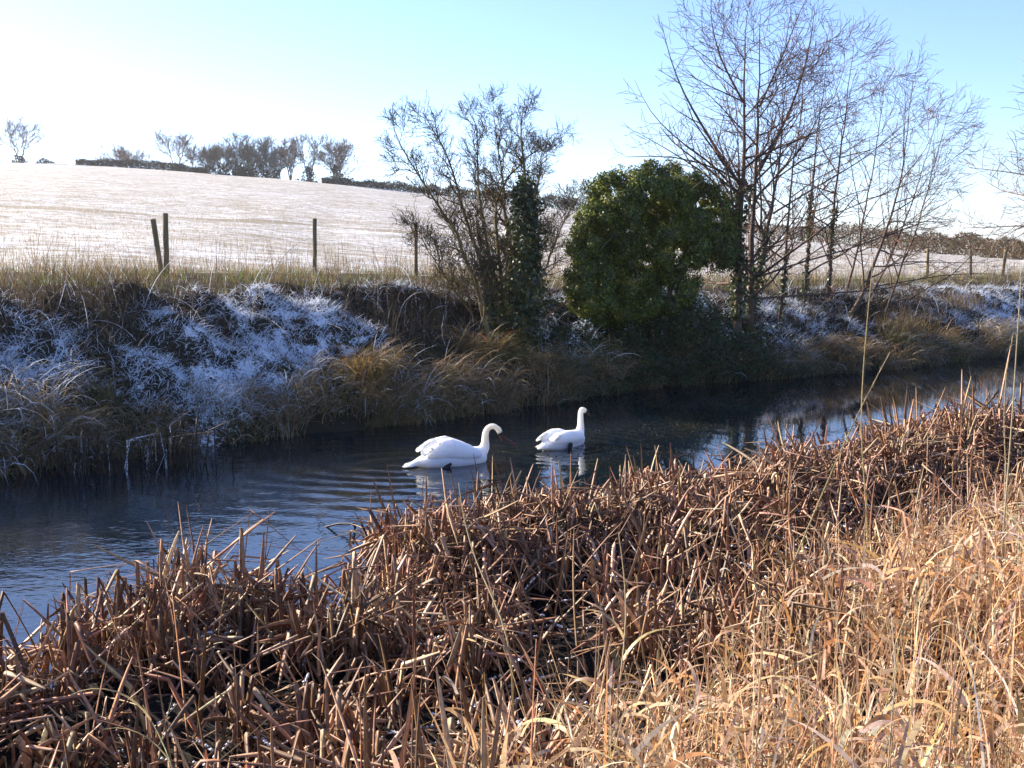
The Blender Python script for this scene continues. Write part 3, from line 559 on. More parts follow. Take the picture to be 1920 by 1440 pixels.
far_tree('bare_tree', 'pale thin ridge tree with a dark ivy trunk between two other trees', 583, 72, 50, 205, fork=2, ivyfrac=.4, ang=30)
far_tree('bare_tree', 'broad bare tree with a dark ivy clad lower half ending the ridge group', 634, 66, 58, 206, fork=3, ivyfrac=.55, ang=45, dens=1.4)
far_tree('bare_tree', 'wispy bare tree standing between the hedge tree and the brown wood', 368, 40, 40, 207, fork=1, ang=40)
for px, hp, wp, cc, iv in ((398, 40, 44, (.19, .15, .11), .1), (424, 46, 50, (.20, .15, .10), .15), (455, 66, 50, (.18, .14, .09), .2), (478, 52, 42, (.17, .15, .09), .2), (503, 62, 48, (.20, .17, .14), .1), (520, 44, 44, (.20, .17, .15), .1)):
    far_tree('bare_tree', 'leafless brown tree packed close in the small wood on the ridge', px, hp, wp, 210 + px, 'trees of the small brown wood on the ridge', fork=3, ivyfrac=iv, ang=48, col=cc, dens=1.2, out=4, fine=(7, 4), minr=.03)
twiggy('thicket', 'brown undergrowth at the foot of the small wood on the ridge', 'thicket', (372, 530), (14, 22, 24, 22, 18), 4, 2600, .38, [(.10, .075, .05), (.13, .09, .06), (.07, .06, .035)], 301)
twiggy('hedge', 'long dark clipped hedge running down the top of the snowy field', 'hedge', (150, 392), (11, 15, 18, 18, 16, 8), 2.5, 11000, .26, [(.055, .045, .03), (.07, .055, .035), (.045, .042, .025)], 302, lump=.2)
twiggy('bush', 'small flat topped bush standing alone beside the two crowned tree', 'bush', (78, 112), (6, 12, 10, 5), 2, 500, .28, [(.07, .055, .04), (.06, .05, .03)], 303)
twiggy('bush', 'small clipped dark bush in front of the brown wood', 'bush', (440, 478), (10, 13, 12, 9), 2, 900, .26, [(.06, .045, .03), (.07, .055, .03)], 304, out=-3, lump=.15)
twiggy('hedge', 'low scrubby hedge between the ivy clad ridge tree and the thorn bush', 'hedge', (606, 800), (13, 14, 15, 17, 15, 16), 3, 7000, .3, [(.09, .075, .05), (.06, .055, .03), (.05, .06, .025)], 305)
twiggy('hedge', 'brown hedge seen through and behind the thorn bush', 'hedge', (800, 1110), (18, 20, 24, 26, 26), 3, 9000, .3, [(.12, .085, .05), (.07, .06, .03), (.09, .065, .04)], 306)
twiggy('hedge', 'hedge half hidden behind the ivy bush and the bare trees', 'hedge', (1110, 1500), (24, 22, 24, 26), 3, 9000, .26, [(.10, .08, .05), (.075, .06, .035)], 307)
twiggy('hedge', 'wide brown bracken hedge across the low end of the field', 'hedge', (1500, 2050), (32, 42, 36, 40, 36, 36), 6, 26000, .2, [(.15, .095, .045), (.10, .07, .035), (.07, .055, .025)], 308, out=.5)
far_tree('bare_tree', 'dense bare tree whose twigs reach in above the brown hedge', 2062, 250, 170, 220, fork=3, ang=60, up=.02, dens=1.3, out=-30, fine=(10, 6), minr=.016)
# utility pole
b = ridge(10, 1.0); t = thing('utility_pole', 'thin utility pole with a crossarm standing at the top of the field', 'utility pole', b); r = rng(5); p = Pile()
tubes(p, np.array([[[0, 0, -.3], [0, 0, 2], [0, 0, 4.6]]]), np.array([[.12, .11, .1]]), 8, (.14, .12, .10), r); p.build('pole', M_BARK, t, True)
p = Pile(); tubes(p, np.array([[[-.6, 0, 4.2], [0, -.02, 4.2], [.6, 0, 4.2]]]), np.array([[.06, .06, .06]]), 6, (.14, .12, .10), r); p.build('crossarm', M_BARK, t)

# ------------------------------------------------------------------ far bank vegetation
def bank_pts(n, w0, w1, r, s0=-2.0, s1=40.0, dens=None):
    """points on the far bank, thinner with distance; w relative to the shore"""
    s = s0 + (s1 - s0) * r.uniform(0, 1, n) ** 1.35; wr = r.uniform(w0, w1, n); wv = far_shore(s) + wr; x, y = xy(s, wv)
    if dens is not None:
        k = dens(x, y, s, wr) > r.uniform(0, 1, n); x, y, s, wr = x[k], y[k], s[k], wr[k]
    return np.stack([x, y, H(x, y) - .01], -1), s, wr
DOWN = math.atan2(-N_[1], -N_[0])        # heading down the far slope, to the water
def sunny(n, r): return r.uniform(0, 6.283, n)
r = rng(400); P = Pile()
# tussocks over the water: drooping, dead brown with olive
nT = 430; s = -2 + 42 * r.uniform(0, 1, nT) ** 1.3; wr = np.abs(r.normal(.12, .42, nT)) - .06; wv = far_shore(s) + wr; x, y = xy(s, wv); hz = H(x, y)
big = r.uniform(.6, 1.25, nT) * np.interp(s, [0, 2.8, 3.6, 4.8, 5.6, 6.6, 8, 12, 14, 17, 30], [1.0, 1.0, .62, .5, .6, 1.0, 1.0, .95, .7, .7, .85]); tint = np.array([(.32, .22, .11), (.25, .175, .085), (.37, .25, .12), (.17, .15, .055), (.26, .19, .11)])[r.integers(0, 5, nT)]
per = 75; idx = np.repeat(np.arange(nT), per); n = len(idx); az = DOWN + r.normal(0, 1.25, n)
root = np.stack([x[idx] + r.normal(0, .12, n), y[idx] + r.normal(0, .12, n), hz[idx] - .02], -1); root[:, 2] = np.maximum(H(root[:, 0], root[:, 1]) - .02, -.08)
blades(P, root, az, np.abs(r.normal(.18, .2, n)), r.uniform(1.2, 2.7, n), r.uniform(.45, 1.05, n) * big[idx], r.uniform(.007, .016, n), 6, tint[idx], r, frost=np.clip(r.normal(-.06, .2, n) + .75 * white(root[:, 0], root[:, 1]), 0, .95), frost_tip=True, twist=.7)
tag(P.build('bank_tussock_grass', M_FAR), kind='stuff')
# matted, frosted grass on the slope
P = Pile()
pt, s, wr = bank_pts(125000, .25, 3.4, r, dens=lambda x, y, s, wr: np.clip(.55 + .45 * white(x, y), .25, 1)); n = len(pt); wh = white(pt[:, 0], pt[:, 1])
blades(P, pt, DOWN + r.normal(0, 1.3, n), r.uniform(.3, 1.2, n), r.uniform(.3, 1.5, n), r.uniform(.07, .26, n), r.uniform(.006, .013, n), 4, np.array([(.10, .075, .04), (.07, .06, .028), (.13, .09, .05)])[r.integers(0, 3, n)], r, frost=np.clip(wh * 1.5 + r.normal(-.08, .28, n), 0, 1), twist=1.0)
tag(P.build('frosted_grass', M_FAR), kind='stuff')
# dead stems and bramble along the crest
P = Pile()
pt, s, wr = bank_pts(36000, .9, 4.0, r, dens=lambda x, y, s, wr: np.clip(1.0 - 1.9 * white(x, y), .04, 1) * np.interp(wr, [.9, 1.6, 2.4, 3, 4], [.25, .6, .8, 1, .6])); n = len(pt)
blades(P, pt, r.uniform(0, 6.283, n), np.abs(r.normal(.25, .3, n)), r.normal(.3, .6, n), r.uniform(.2, .72, n), r.uniform(.004, .009, n), 4, np.array([(.075, .05, .032), (.10, .07, .042), (.05, .038, .024), (.14, .10, .06)])[r.integers(0, 4, n)], r, frost=np.clip(r.normal(.0, .2, n), 0, .8), twist=1.2)
pt, s, wr = bank_pts(800, 1.0, 3.4, r); n = len(pt)
blades(P, pt, r.uniform(0, 6.283, n), np.abs(r.normal(.3, .2, n)), r.uniform(.9, 2.0, n), r.uniform(.6, 1.5, n), r.uniform(.006, .011, n), 8, np.array([(.10, .06, .045), (.14, .09, .06), (.20, .16, .10)])[r.integers(0, 3, n)], r, frost=np.clip(r.normal(.12, .25, n), 0, .8), twist=1.5)
tag(P.build('dead_bramble', M_FAR), kind='stuff')
# dry golden grass and short green grass on the flat along the fence
P = Pile()
pt, s, wr = bank_pts(44000, 3.1, 7.6, r, dens=lambda x, y, s, wr: np.clip(.45 + .7 * nz(x, y, 1.5, 61), .05, 1) * np.interp(wr, [3.1, 3.6, 6.6, 7.6], [.6, 1, 1, .15])); n = len(pt); tall = np.clip(.62 + .48 * nz(pt[:, 0], pt[:, 1], 1.3, 62) + .8 * np.exp(-((pt[:, 0] + 7.2) ** 2 + (pt[:, 1] - 17.6) ** 2) / .9), .25, 1.7)
blades(P, pt, r.uniform(0, 6.283, n), np.abs(r.normal(.12, .18, n)), r.uniform(.1, 1.5, n), r.uniform(.18, .52, n) * tall, r.uniform(.004, .009, n), 5, np.array([(.30, .20, .085), (.36, .26, .12), (.22, .15, .06), (.17, .11, .05), (.26, .22, .08)])[r.integers(0, 5, n)], r, twist=1.2, frost=np.clip(r.normal(-.1, .2, n), 0, .6))
pt, s, wr = bank_pts(9000, 3.0, 6.8, r, dens=lambda x, y, s, wr: np.clip(.1 + .55 * nz(x, y, 1.3, 62), .02, 1)); n = len(pt)
blades(P, pt, r.uniform(0, 6.283, n), np.abs(r.normal(.06, .10, n)), r.normal(.1, .25, n), r.uniform(.35, .85, n), r.uniform(.004, .008, n), 4, np.array([(.17, .10, .045), (.09, .055, .03), (.22, .13, .06)])[r.integers(0, 3, n)], r, twist=1.5, tip=.5)
pt, s, wr = bank_pts(26000, 3.2, 6.9, r, dens=lambda x, y, s, wr: (nz(x, y, 2.2, 63) > .0) * 1.0); n = len(pt)
blades(P, pt, r.uniform(0, 6.283, n), np.abs(r.normal(.3, .3, n)), r.uniform(.2, 1.2, n), r.uniform(.10, .26, n), r.uniform(.005, .01, n), 3, np.array([(.17, .23, .03), (.24, .27, .05), (.12, .17, .025)])[r.integers(0, 3, n)], r, frost=np.clip(r.normal(.05, .2, n), 0, .7))
tag(P.build('dry_field_margin_grass', M_FAR), kind='stuff')
# stubble poking through the snow of the field
P = Pile(); n = 60000; s = r.uniform(-6, 60, n); wv = 20.8 + 60 * r.uniform(0, 1, n) ** 1.8; x, y = xy(s, wv); k = (y > 2) & (np.abs(x / np.maximum(y, 1)) < .62); x, y = x[k], y[k]; n = len(x)
blades(P, np.stack([x, y, H(x, y) - .01], -1), r.uniform(0, 6.283, n), np.abs(r.normal(.3, .35, n)), r.normal(0, .5, n), r.uniform(.06, .2, n), r.uniform(.006, .014, n), 2, (.30, .23, .13), r, frost=np.clip(r.normal(.2, .35, n), 0, .9))
tag(P.build('stubble', M_FAR), kind='stuff')
# dark ivy and bramble carpet below the bush, dusted with snow
P = Pile(); n = 42000; s = r.normal(15.0, 1.6, n); wr = r.uniform(-.35, 2.3, n); wv = far_shore(s) + wr; x, y = xy(s, wv); hgt = (.30 + .75 * np.exp(-((s - 15.4) ** 2 / 1.6 + (wr - 1.2) ** 2 / .7)) + .30 * np.clip(nz(x, y, .8, 71) + .6, 0, 2)) * np.clip(1.2 - np.abs(s - 15.2) / 4, .2, 1); k = r.uniform(0, 1, n) ** .45; z = np.maximum(H(x, y), .0) + hgt * k
nrm = np.stack([-N_[0] * .5 + 0 * x, -N_[1] * .5 + 0 * x, 1 + 0 * x], -1) + r.normal(0, .5, (n, 3)); fr = np.clip((k > .8) * (nz(x, y, .7, 72) > .2) * r.uniform(.25, .6, n), 0, 1) * np.interp(wr, [-.3, .5, 1], [.1, .5, 1])
leaves(P, np.stack([x, y, z], -1), nrm, r.uniform(.025, .05, n), np.array(IVY)[r.integers(0, 4, n)], r, frost=fr)
tag(P.build('ivy_ground_cover', M_LEAF), kind='stuff')
# a few tussocks that stand out
def tussock(px, py, wrel, n, L, col, label, seed, spread_=.16, lean=1.3, droop=(1.2, 2.4), width=.011):
    r = rng(seed); wv = 14.0 + wrel; b = at_w(px, py, wv); b[2] = float(H(b[0], b[1])); P = Pile(); rt = np.stack([r.normal(0, spread_, n), r.normal(0, spread_ * .7, n), np.full(n, -.03)], -1)
    blades(P, rt, DOWN + r.normal(0, lean, n), np.abs(r.normal(.2, .2, n)), r.uniform(*droop, n), r.uniform(.55, 1.1, n) * L, r.uniform(.6, 1.2, n) * width, 8, np.array(col)[r.integers(0, len(col), n)], r, twist=.7)
    o = P.build('sedge_tussock', M_FAR); o.location = b; tag(o, label, 'tussock', 'sedge tussocks on the far bank')
GOLD = [(.34, .22, .07), (.28, .18, .06), (.40, .28, .10)]
tussock(690, 735, .55, 420, .95, GOLD, 'golden sedge tussock catching the sun above the water', 501)
tussock(905, 650, 1.0, 260, .9, [(.20, .15, .06), (.17, .14, .05), (.30, .15, .06)], 'rusty sedge tussock at the foot of the thorn bush', 502, .25)
tussock(990, 640, 1.0, 240, .85, [(.26, .13, .055), (.20, .13, .05), (.15, .13, .04)], 'reddish sedge tussock under the ivy clad stem of the thorn bush', 503, .2)
tussock(1690, 630, .9, 420, .75, [(.30, .21, .10), (.24, .16, .07)], 'tall tan sedge tussock on the bank below the leaning bare trees', 504, .35, 2.5, (.1, 1.2))
tussock(1790, 590, 2.2, 300, .7, [(.24, .17, .08), (.19, .13, .06)], 'tan sedge tussock high on the snowy bank beyond the bare trees', 505, .35, 2.5, (.1, 1.2))
# two clumps of dark broken reed standing in the far shallows
def broken_clump(px, py, n, label, seed):
    r = rng(seed); b = at_z(px, py, 0.0); P = Pile(); rt = np.stack([r.normal(0, .22, n), r.normal(0, .14, n), np.full(n, -.15)], -1); kp = r.uniform(.4, .8, n)
    blades(P, rt, r.uniform(0, 6.28, n), np.abs(r.normal(.12, .12, n)), r.normal(.1, .2, n), r.uniform(.5, 1.05, n), r.uniform(.012, .022, n), 8, np.array([(.05, .035, .022), (.08, .055, .035)])[r.integers(0, 2, n)], r, kpos=kp, kang=r.uniform(.8, 2.6, n), thick=.3, taper=4, tip=.3, frost=np.clip(r.normal(.0, .25, n), 0, .7))
    o = P.build('reed_clump', M_REED); o.location = b; tag(o, label, 'reeds', 'dark broken reed clumps at the far shore')
broken_clump(322, 872, 70, 'dark clump of broken reeds at the far shore below the snowy slope', 511)
broken_clump(165, 888, 60, 'dark clump of broken reeds at the far shore near the picture edge', 512)
# drifting weed near the swans
P = Pile(); n = 2600; x = r.normal(0, 1, n); c1 = np.array([at_z(1230, 812, 0), at_z(1300, 800, 0), at_z(1180, 850, 0)])[r.integers(0, 3, n)]; pt = c1 + np.stack([r.normal(0, .8, n), r.normal(0, .35, n), np.full(n, .002)], -1)
leaves(P, pt, np.array([[0, 0, 1.]]) + r.normal(0, .25, (n, 3)), r.uniform(.008, .03, n), np.array([(.03, .03, .012), (.05, .045, .02), (.025, .02, .012)])[r.integers(0, 3, n)], r, long=1.8)
tag(P.build('floating_weed', M_LEAF), kind='stuff')

# ------------------------------------------------------------------ near bank: brown broken reeds
RB = np.array([(.37, .20, .115), (.45, .27, .16), (.27, .14, .08), (.55, .375, .245), (.18, .095, .052)])
def reed_field(n, w0, w1, s0, s1, r, dens):
    s = r.uniform(s0, s1, n); wv = r.uniform(w0, w1, n); x, y = xy(s, wv); k = (dens(x, y, s, wv) > r.uniform(0, 1, n)) & (wv < near_shore(s) + .12); return x[k], y[k], s[k], wv[k]
MOUNDS = [at_z(px, py, .4)[:2].tolist() + [rad, k] for px, py, rad, k in ((320, 1060, .55, .55), (470, 1075, .4, .35), (140, 1150, .4, .2), (620, 1120, .35, -.45), (830, 980, .8, .5), (980, 960, .6, .2), (1150, 920, .6, .3), (1500, 870, .9, .35), (1720, 800, 1.0, .55), (1880, 800, .9, .35), (1650, 850, .6, .3), (930, 1150, .6, -.6), (1100, 1080, .6, -.5), (1280, 1060, .5, -.45), (1000, 1230, .6, -.5), (320, 1290, .6, -.6), (120, 1330, .5, -.5), (680, 1230, .5, -.5), (1700, 930, .7, -.5), (1860, 900, .8, -.5), (780, 1180, .35, .2), (1150, 1160, .45, .35), (1450, 960, .5, -.2), (560, 1330, .4, .3))]
def mound(x, y):
    o = .55 + .25 * nz(x, y, 1.1, 81)
    for X, Y, rad, k in MOUNDS: o = o + 1.1 * k * np.exp(-((x - X) ** 2 + (y - Y) ** 2) / (rad * rad))
    return np.clip(o, .02, 1.4)
def shape(x, y, s, wv):      # taller along the water, a sunken band behind, rising again to the straw
    d = near_shore(s) - wv
    return np.interp(d, [-.1, .3, 1.3, 1.9, 3.0, 3.8, 4.4], [.72, 1.0, 1.08, .55, .45, .75, .8]) * (.38 + .68 * mound(x, y)) * np.interp(s, [3.6, 4.3, 6.8, 7.6, 8.5, 10.6, 11.4], [1, .74, .74, .85, .76, .8, 1])
r = rng(600); P = Pile(); SNOWP = []
x, y, s, wv = reed_field(22000, 2.2, 8.0, -2.5, 16, r, lambda x, y, s, wv: np.clip(mound(x, y) * 1.15, .12, 1) * np.interp(near_shore(s) - wv, [0, 1.4, 1.9, 3.0, 3.7, 4.4], [1, 1, .34, .22, .5, .4])); k = wv > np.interp(s, [.5, 1.6, 2.4, 3.2], [2.2, 2.3, 2.9, 3.1]); x, y, s, wv = x[k], y[k], s[k], wv[k]; n = len(x); sh = shape(x, y, s, wv)
z0 = np.maximum(H(x, y), -.08); lift = r.uniform(0, 1, n) ** .7 * .44 * sh        # older layers of leaves lie on one another
lie = r.uniform(0, 1, n); th = np.where(lie < .25, np.abs(r.normal(.3, .25, n)), np.clip(r.normal(1.05, .35, n), .4, 1.7)); L = np.where(lie < .25, r.uniform(.28, .58, n) * sh, r.uniform(.15, .46, n)); kp = r.uniform(.35, .9, n); ka = np.where(r.uniform(0, 1, n) < .45, r.uniform(.7, 2.5, n), 0)
az = np.where(r.uniform(0, 1, n) < .35, r.normal(.35, .8, n), r.uniform(0, 6.283, n))
root = np.stack([x, y, z0 + np.where(lie < .25, lift * .4, lift)], -1)
col = RB[r.integers(0, 5, n)] * np.interp(near_shore(s) - wv, [2.6, 4.3], [1.0, 1.15])[:, None]
blades(P, root, az, th, r.normal(.05, .25, n), L, r.uniform(.013, .032, n), 7, col, r, kpos=kp, kang=ka, twist=.9, taper=5, thick=.15, tip=.25, var=.28)
# tufts: leaves of one rootstock leaning outwards, most of them snapped and hanging
nC = 900; cx, cy, cs, cw = reed_field(nC * 2, 2.6, 8.0, -2.5, 16, r, lambda x, y, s, wv: np.clip(mound(x, y) * 1.1, .3, 1) * np.interp(near_shore(s) - wv, [1.3, 1.9, 3.0, 3.7], [1, .32, .28, 1])); m_ = len(cx); per = 26; idx = np.repeat(np.arange(m_), per); n = len(idx)
a_ = r.uniform(0, 6.283, n); rr_ = np.abs(r.normal(0, .09, n)); x, y = cx[idx] + rr_ * np.cos(a_), cy[idx] + rr_ * np.sin(a_); s, wv = sw(x, y); sh = shape(x, y, s, wv); tone = np.exp(r.normal(0, .18, m_))[idx][:, None]
blades(P, np.stack([x, y, np.maximum(H(x, y), -.1)], -1), a_ + r.normal(0, .5, n), np.abs(r.normal(.1, .12, n)) + rr_ * 3.2, r.normal(.1, .2, n), r.uniform(.5, 1.1, n) * np.maximum(sh, .55), r.uniform(.014, .035, n), 9, RB[r.integers(0, 5, n)] * tone, r, kpos=r.uniform(.3, .68, n), kang=np.where(r.uniform(0, 1, n) < .93, r.uniform(.8, 2.6, n), 0), twist=.7, taper=5, thick=.15, tip=.25, var=.22)
# upright stumps along the water edge, many snapped over
sE = r.uniform(-1, 16, 420); wE = near_shore(sE) - np.abs(r.normal(.05, .35, 420)); x, y = xy(sE, wE); n = len(x)
blades(P, np.stack([x, y, np.maximum(H(x, y), -.15)], -1), r.uniform(0, 6.28, n), np.abs(r.normal(.3, .3, n)), r.normal(.1, .25, n), r.uniform(.3, .8, n) * shape(x, y, sE, wE), r.uniform(.014, .030, n), 8, RB[r.integers(0, 5, n)] * .9, r, kpos=r.uniform(.4, .8, n), kang=np.where(r.uniform(0, 1, n) < .7, r.uniform(.9, 2.6, n), 0), twist=.5, taper=5, thick=.32, tip=.3)
sE = np.r_[r.uniform(.4, 4.2, 120), r.uniform(4, 15, 190)]; wE = near_shore(sE) - np.abs(r.normal(.1, .3, len(sE))); x, y = xy(sE, wE); n = len(x)
blades(P, np.stack([x, y, np.maximum(H(x, y), -.12)], -1), r.normal(.4, 1.3, n), np.abs(r.normal(.14, .12, n)), r.normal(.1, .15, n), r.uniform(.75, 1.25, n) * np.interp(sE, [0, 3.6, 4.2, 7, 8, 10.6, 11.5, 15], [1.05, .95, .52, .52, .6, .6, .8, .8]), r.uniform(.017, .030, n), 14, RB[r.integers(0, 5, n)] * .9, r, kpos=r.uniform(.44, .58, n), kang=r.uniform(1.6, 2.5, n), twist=.4, taper=6, thick=.2, tip=.55)
tag(P.build('reed_bed', M_REED), kind='stuff')
# fallen reeds in the hollow with a crust of snow along their tops
P = Pile(); Q = Pile(); x, y, s, wv = reed_field(2000, 3.3, 7.2, -2, 15, r, lambda x, y, s, wv: np.interp(near_shore(s) - wv, [.6, 1.8, 3.2, 4.6], [.12, .8, .9, .4]) * np.clip(1.25 - mound(x, y), .1, 1)); n = len(x)
az = r.uniform(0, 6.283, n); th = np.clip(r.normal(1.42, .14, n), 1.0, 1.7); L = r.uniform(.25, .75, n); W = r.uniform(.012, .026, n); bend = r.normal(.08, .15, n); root = np.stack([x, y, np.maximum(H(x, y), .02) + r.uniform(.03, .30, n) * shape(x, y, s, wv)], -1)
blades(P, root, az, th, bend, L, W, 6, RB[r.integers(0, 5, n)] * .7, r, thick=.35, twist=.3, taper=5, tip=.4); tag(P.build('fallen_reeds', M_REED), kind='stuff')
Pp, d, side = spines(root, az, th, bend, L, 6)
m = 26; t = r.uniform(.05, .95, (n, m)); on = r.uniform(0, 1, (n, 1)) < .5; f = t * 6; j = np.minimum(f.astype(int), 5); q = (f - j)[..., None]; ii = np.arange(n)[:, None]
c = Pp[ii, j] * (1 - q) + Pp[ii, j + 1] * q; c = c + side[ii, j] * (r.uniform(-.35, .35, (n, m)) * W[:, None])[..., None] + [0, 0, .007]
pat = (np.sin(t * 9 + r.uniform(0, 6, (n, 1))) > -.35) & on; c = c[pat]; nn = len(c)
ph = np.array([[1, 0, 0], [0, 1, 0], [-1, 0, 0], [0, -1, 0], [0, 0, 1.], [0, 0, -.6]]); V = c[:, None] + ph[None] * r.uniform(.004, .011, (nn, 1, 1)) * r.uniform(.7, 1.3, (nn, 6, 1))
F = np.array([[0, 1, 4], [1, 2, 4], [2, 3, 4], [3, 0, 4], [1, 0, 5], [2, 1, 5], [3, 2, 5], [0, 3, 5]]); F = (F[None] + (np.arange(nn) * 6)[:, None, None]).reshape(-1, 3)
M_SNOW = solid_mat('powder_snow', .9, False, (.87, .89, .93, 1), 60, (.95, 1.03), spec=.2)
tag(make_mesh('snow_crust', V.reshape(-1, 3), F, M_SNOW, None, True), kind='stuff')
# ------------------------------------------------------------------ near bank: straw coloured grass
P = Pile(); ST = np.array([(.63, .42, .24), (.67, .485, .31), (.55, .335, .18), (.71, .555, .40), (.56, .29, .115), (.46, .285, .14)])
def straw_edge(s): return np.interp(s, [-2, 1.2, 2.2, 3.5, 6, 12], [2.3, 2.75, 3.0, 3.3, 3.7, 3.9])
def straw_pts(n, w0, s0, s1, r, feather=.35, lowers=0.0):
    s = r.uniform(s0, s1, n); wv = w0 + (straw_edge(s) + lowers - w0) * r.uniform(0, 1, n); wv = wv + np.abs(r.normal(0, feather, n)) * (r.uniform(0, 1, n) < .15); x, y = xy(s, wv); k = np.hypot(x, y) > 2.7; return x[k], y[k], s[k], wv[k]
def fade(s): return np.interp(s, [.2, 1.2, 1.8, 2.7, 4], [.05, .12, .5, .95, 1.0])
x, y, s, wv = straw_pts(9500, .6, .2, 11, r); n = len(x); k = r.uniform(0, 1, n) < fade(s); x, y, s, wv = x[k], y[k], s[k], wv[k]; n = len(x)
clump = .75 + .3 * np.clip(nz(x, y, .7, 91), -1, 1)
blades(P, np.stack([x, y, H(x, y) - .02], -1), r.normal(.4, 1.6, n), np.abs(r.normal(.18, .2, n)), r.uniform(.0, 1.9, n) + (r.uniform(0, 1, n) < .15) * .8, r.uniform(.30, .80, n) * clump, r.uniform(.006, .021, n), 9, ST[r.integers(0, 6, n)], r, twist=.9, taper=2.2, power=2.6, var=.28)
# stalks
x, y, s, wv = straw_pts(4200, .6, .2, 11, r); n = len(x); k = r.uniform(0, 1, n) < fade(s); x, y, s, wv = x[k], y[k], s[k], wv[k]; n = len(x)
blades(P, np.stack([x, y, H(x, y) - .02], -1), r.normal(.4, 1.6, n), np.abs(r.normal(.2, .25, n)), r.normal(.1, .25, n), r.uniform(.35, .9, n), r.uniform(.003, .006, n), 6, ST[r.integers(0, 4, n)], r, twist=.5, taper=3, tip=.4, thick=.8)
# leaf scraps hanging part way up
x, y, s, wv = straw_pts(11000, .6, .6, 11, r); n = len(x); k = r.uniform(0, 1, n) < fade(s); x, y, s, wv = x[k], y[k], s[k], wv[k]; n = len(x)
blades(P, np.stack([x, y, H(x, y) + r.uniform(.08, .55, n)], -1), r.uniform(0, 6.283, n), np.abs(r.normal(.9, .5, n)), r.uniform(.4, 2.2, n), r.uniform(.10, .30, n), r.uniform(.006, .020, n), 6, ST[r.integers(0, 6, n)], r, twist=1.2, taper=1.8)
# litter at the foot
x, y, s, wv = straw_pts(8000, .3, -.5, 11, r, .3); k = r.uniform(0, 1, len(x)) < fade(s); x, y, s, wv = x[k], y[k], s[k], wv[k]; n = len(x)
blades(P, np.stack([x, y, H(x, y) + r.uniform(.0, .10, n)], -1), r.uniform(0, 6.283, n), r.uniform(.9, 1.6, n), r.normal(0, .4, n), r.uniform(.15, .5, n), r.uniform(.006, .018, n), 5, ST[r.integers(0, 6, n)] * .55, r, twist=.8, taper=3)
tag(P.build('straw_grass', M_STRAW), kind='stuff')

# long broken leaves leaning across the dark hollow nearer the path
x, y, s, wv = reed_field(4600, 2.3, 6.2, -1.5, 12, r, lambda x, y, s, wv: np.interp(near_shore(s) - wv, [1.2, 2.2, 3.0, 3.8, 4.6], [.05, .22, .26, .8, .8])); k = wv > np.interp(s, [.5, 1.6, 2.4, 3.2], [2.3, 2.4, 2.9, 3.1]); x, y, s, wv = x[k], y[k], s[k], wv[k]; n = len(x); P = Pile()
blades(P, np.stack([x, y, np.maximum(H(x, y), -.05)], -1), r.uniform(0, 6.283, n), np.abs(r.normal(.35, .3, n)), r.normal(.1, .2, n), r.uniform(.45, .95, n), r.uniform(.012, .028, n), 10, np.array([(.38, .21, .12), (.46, .28, .16), (.27, .145, .08), (.54, .37, .23), (.19, .10, .055)])[r.integers(0, 5, n)], r, kpos=r.uniform(.4, .8, n), kang=np.where(r.uniform(0, 1, n) < .6, r.uniform(.6, 2.5, n), 0), twist=.8, taper=4, thick=.12, tip=.2)
tag(P.build('broken_reed_leaves', M_REED), kind='stuff')

# ------------------------------------------------------------------ single stalks and reeds that stand out
GST = 'tall dry grass stalks rising above the near bank'
def stalk(pxs, dists, rad, label, seed, head=None, leaf=()):
    """tall grass stalk through points given by direction and distance from the path"""
    r = rng(seed); pts = np.array([np.array([0, 0, CAM_H]) + ray(*p) * d for p, d in zip(pxs, dists)]); g = float(H(pts[0, 0], pts[0, 1])); base = pts[0].copy(); base[2] = min(g, pts[0, 2]); 
    if pts[0, 2] - g > .03: pts = np.concatenate([[base], pts])
    Q = resample(pts, 14); t = thing('grass_stalk', label, 'grass stalk', base, GST); P = Pile(); tubes(P, Q[None] - base, np.linspace(rad, rad * .45, 14)[None], 6, (.50, .38, .20), r, .05); P.build('stem', M_STRAW, t, True)
    if head:
        P = Pile(); n = 90; i = r.uniform(1 - head, 1, n) * 13; j = np.minimum(i.astype(int), 12); q = (i - j)[:, None]; c = Q[j] * (1 - q) + Q[j + 1] * q - base; tg = unit(Q[j + 1] - Q[j]); d = unit(tg + r.normal(0, .22, (n, 3))); az = np.arctan2(d[:, 1], d[:, 0]); th = np.arccos(np.clip(d[:, 2], -1, 1))
        blades(P, c, az, th, r.normal(0, .1, n), r.uniform(.014, .026, n), r.uniform(.003, .005, n), 3, (.48, .34, .19), r, thick=.6); P.build('seed_head', M_STRAW, t)
    for (f, az, L, W) in leaf:
        P = Pile(); blades(P, (Q[int(f * 13)] - base)[None], np.array([az]), np.array([.5]), np.array([1.6]), np.array([L]), np.array([W]), 8, (.55, .40, .20), r, twist=.3, taper=2); P.build('leaf', M_STRAW, t)
stalk([(1630, 1010), (1612, 800), (1622, 640), (1638, 480)], [6.0, 6.1, 6.2, 6.2], .005, 'tallest straight grass stalk crossing the water and the far bank', 701)
stalk([(1455, 1130), (1540, 930), (1600, 790), (1668, 662)], [5.2, 5.4, 5.6, 5.7], .0045, 'slanting grass stalk with a thin seed head over the water', 702, head=.27)
stalk([(1890, 960), (1882, 800), (1884, 700), (1900, 626)], [5.4, 5.5, 5.6, 5.6], .004, 'curved grass stalk with a narrow seed head near the picture edge', 703, head=.42)
stalk([(1880, 1010), (1897, 800), (1908, 620), (1915, 520)], [5.0, 5.2, 5.3, 5.4], .005, 'upright bare grass stalk crossing the curved one near the picture edge', 704)
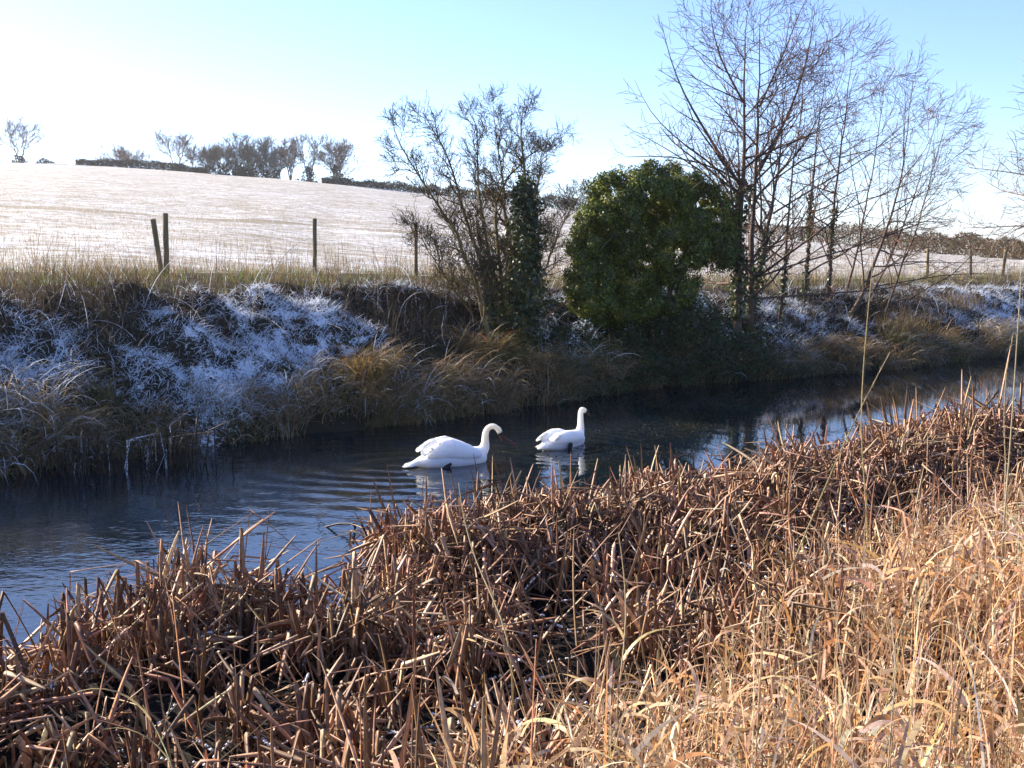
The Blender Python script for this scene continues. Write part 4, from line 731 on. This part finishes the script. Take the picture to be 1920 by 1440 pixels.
stalk([(962, 1215), (925, 1120), (893, 1060), (865, 960), (860, 905)], [5.0, 5.3, 5.5, 5.8, 5.9], .006, 'pale grass stalk leaning over the dark hollow in the reeds', 705)
stalk([(1155, 1330), (1175, 1180), (1172, 1080), (1160, 1000)], [4.2, 4.5, 4.7, 4.8], .005, 'grass stalk with drooping leaves in front of the brown reeds', 706, leaf=[(.55, .2, .3, .02), (.62, 2.6, .25, .018), (.8, .3, .12, .016)])
stalk([(330, 1450), (300, 1380), (268, 1322)], [3.4, 3.6, 3.7], .004, 'yellowish grass stalk with long leaves low at the bottom of the picture', 707, leaf=[(.95, 3.3, .32, .012), (.7, 3.1, .3, .012), (.5, 3.4, .22, .01)])
GRE = 'broken reeds standing out against the water'
def lone_reed(px, py, h, lean_az, lean, kp, ka, label, seed, wd=.025):
    r = rng(seed); b = at_z(px, py, .05); b[2] = max(float(H(b[0], b[1])), -.1); P = Pile()
    blades(P, np.zeros((1, 3)), np.array([lean_az]), np.array([lean]), np.array([.08]), np.array([1.3 * h / max(kp, .3)]), np.array([wd]), 12, RB[seed % 5], r, kpos=np.array([kp]), kang=np.array([ka]), thick=.35, twist=.2, taper=6, tip=.3)
    o = P.build('broken_reed', M_REED); o.location = b; tag(o, label, 'reed', GRE)
lone_reed(448, 1105, .56, 0.0, .12, .55, 2.1, 'bent brown reed peaking highest over the blue water, folded down', 801)
lone_reed(492, 1100, .62, .3, .06, .98, 0, 'straight pointed reed standing beside the high folded one', 802)
lone_reed(128, 1170, .40, 0.1, .05, .5, 1.35, 'folded reed with a long arching tip near the picture edge', 803)
lone_reed(178, 1170, .38, .2, .2, .55, 2.4, 'inverted V reed second from the picture edge', 804)
lone_reed(310, 1105, .42, .5, .35, .6, 2.0, 'leaning reed folded over the densest reed peak', 805)
lone_reed(690, 1035, .50, 0, .02, .97, 0, 'upright cut reed standing in the water at the corner of the reed bed', 806)
lone_reed(787, 960, .42, .2, .06, .97, 0, 'upright pointed reed just below the nearer swan', 807)
lone_reed(960, 960, .50, .9, .5, .97, 0, 'slanting dark reed between the two swans', 808)
# snapped reed lying in the open water
a = at_z(605, 990, -.02); b_ = at_z(662, 983, 0.09); c_ = at_z(668, 990, -.05); r = rng(9); P = Pile(); K = resample([a, a * .4 + b_ * .6 + [0, 0, .03], b_], 7); tubes(P, K[None] - a, np.full((1, 7), .010), 6, (.07, .045, .03), r); K2 = resample([b_, b_ * .5 + c_ * .5, c_], 5); tubes(P, K2[None] - a, np.full((1, 5), .011), 6, (.08, .04, .025), r)
o = P.build('broken_reed', M_REED); o.location = a; tag(o, 'snapped dark reed lying bent in the open water away from the reed bed', 'reed', GRE)

# ------------------------------------------------------------------ thin winter haze over the field
m, t, out = nodes('winter_haze'); pv = nd(t, 'ShaderNodeVolumePrincipled'); pv.inputs['Color'].default_value = (.88, .90, .93, 1); pv.inputs['Density'].default_value = .0002; pv.inputs['Anisotropy'].default_value = .2; t.links.new(pv.outputs[0], out.inputs['Volume'])
hx = np.array([[x_, y_, z_] for z_ in (-42., 48.) for y_ in (-3000., 3000.) for x_ in (-3000., 3000.)])
HAZE = make_mesh('haze', hx, np.array([[0, 2, 3, 1], [4, 5, 7, 6], [0, 1, 5, 4], [2, 6, 7, 3], [0, 4, 6, 2], [1, 3, 7, 5]]), m); tag(HAZE, kind='stuff')
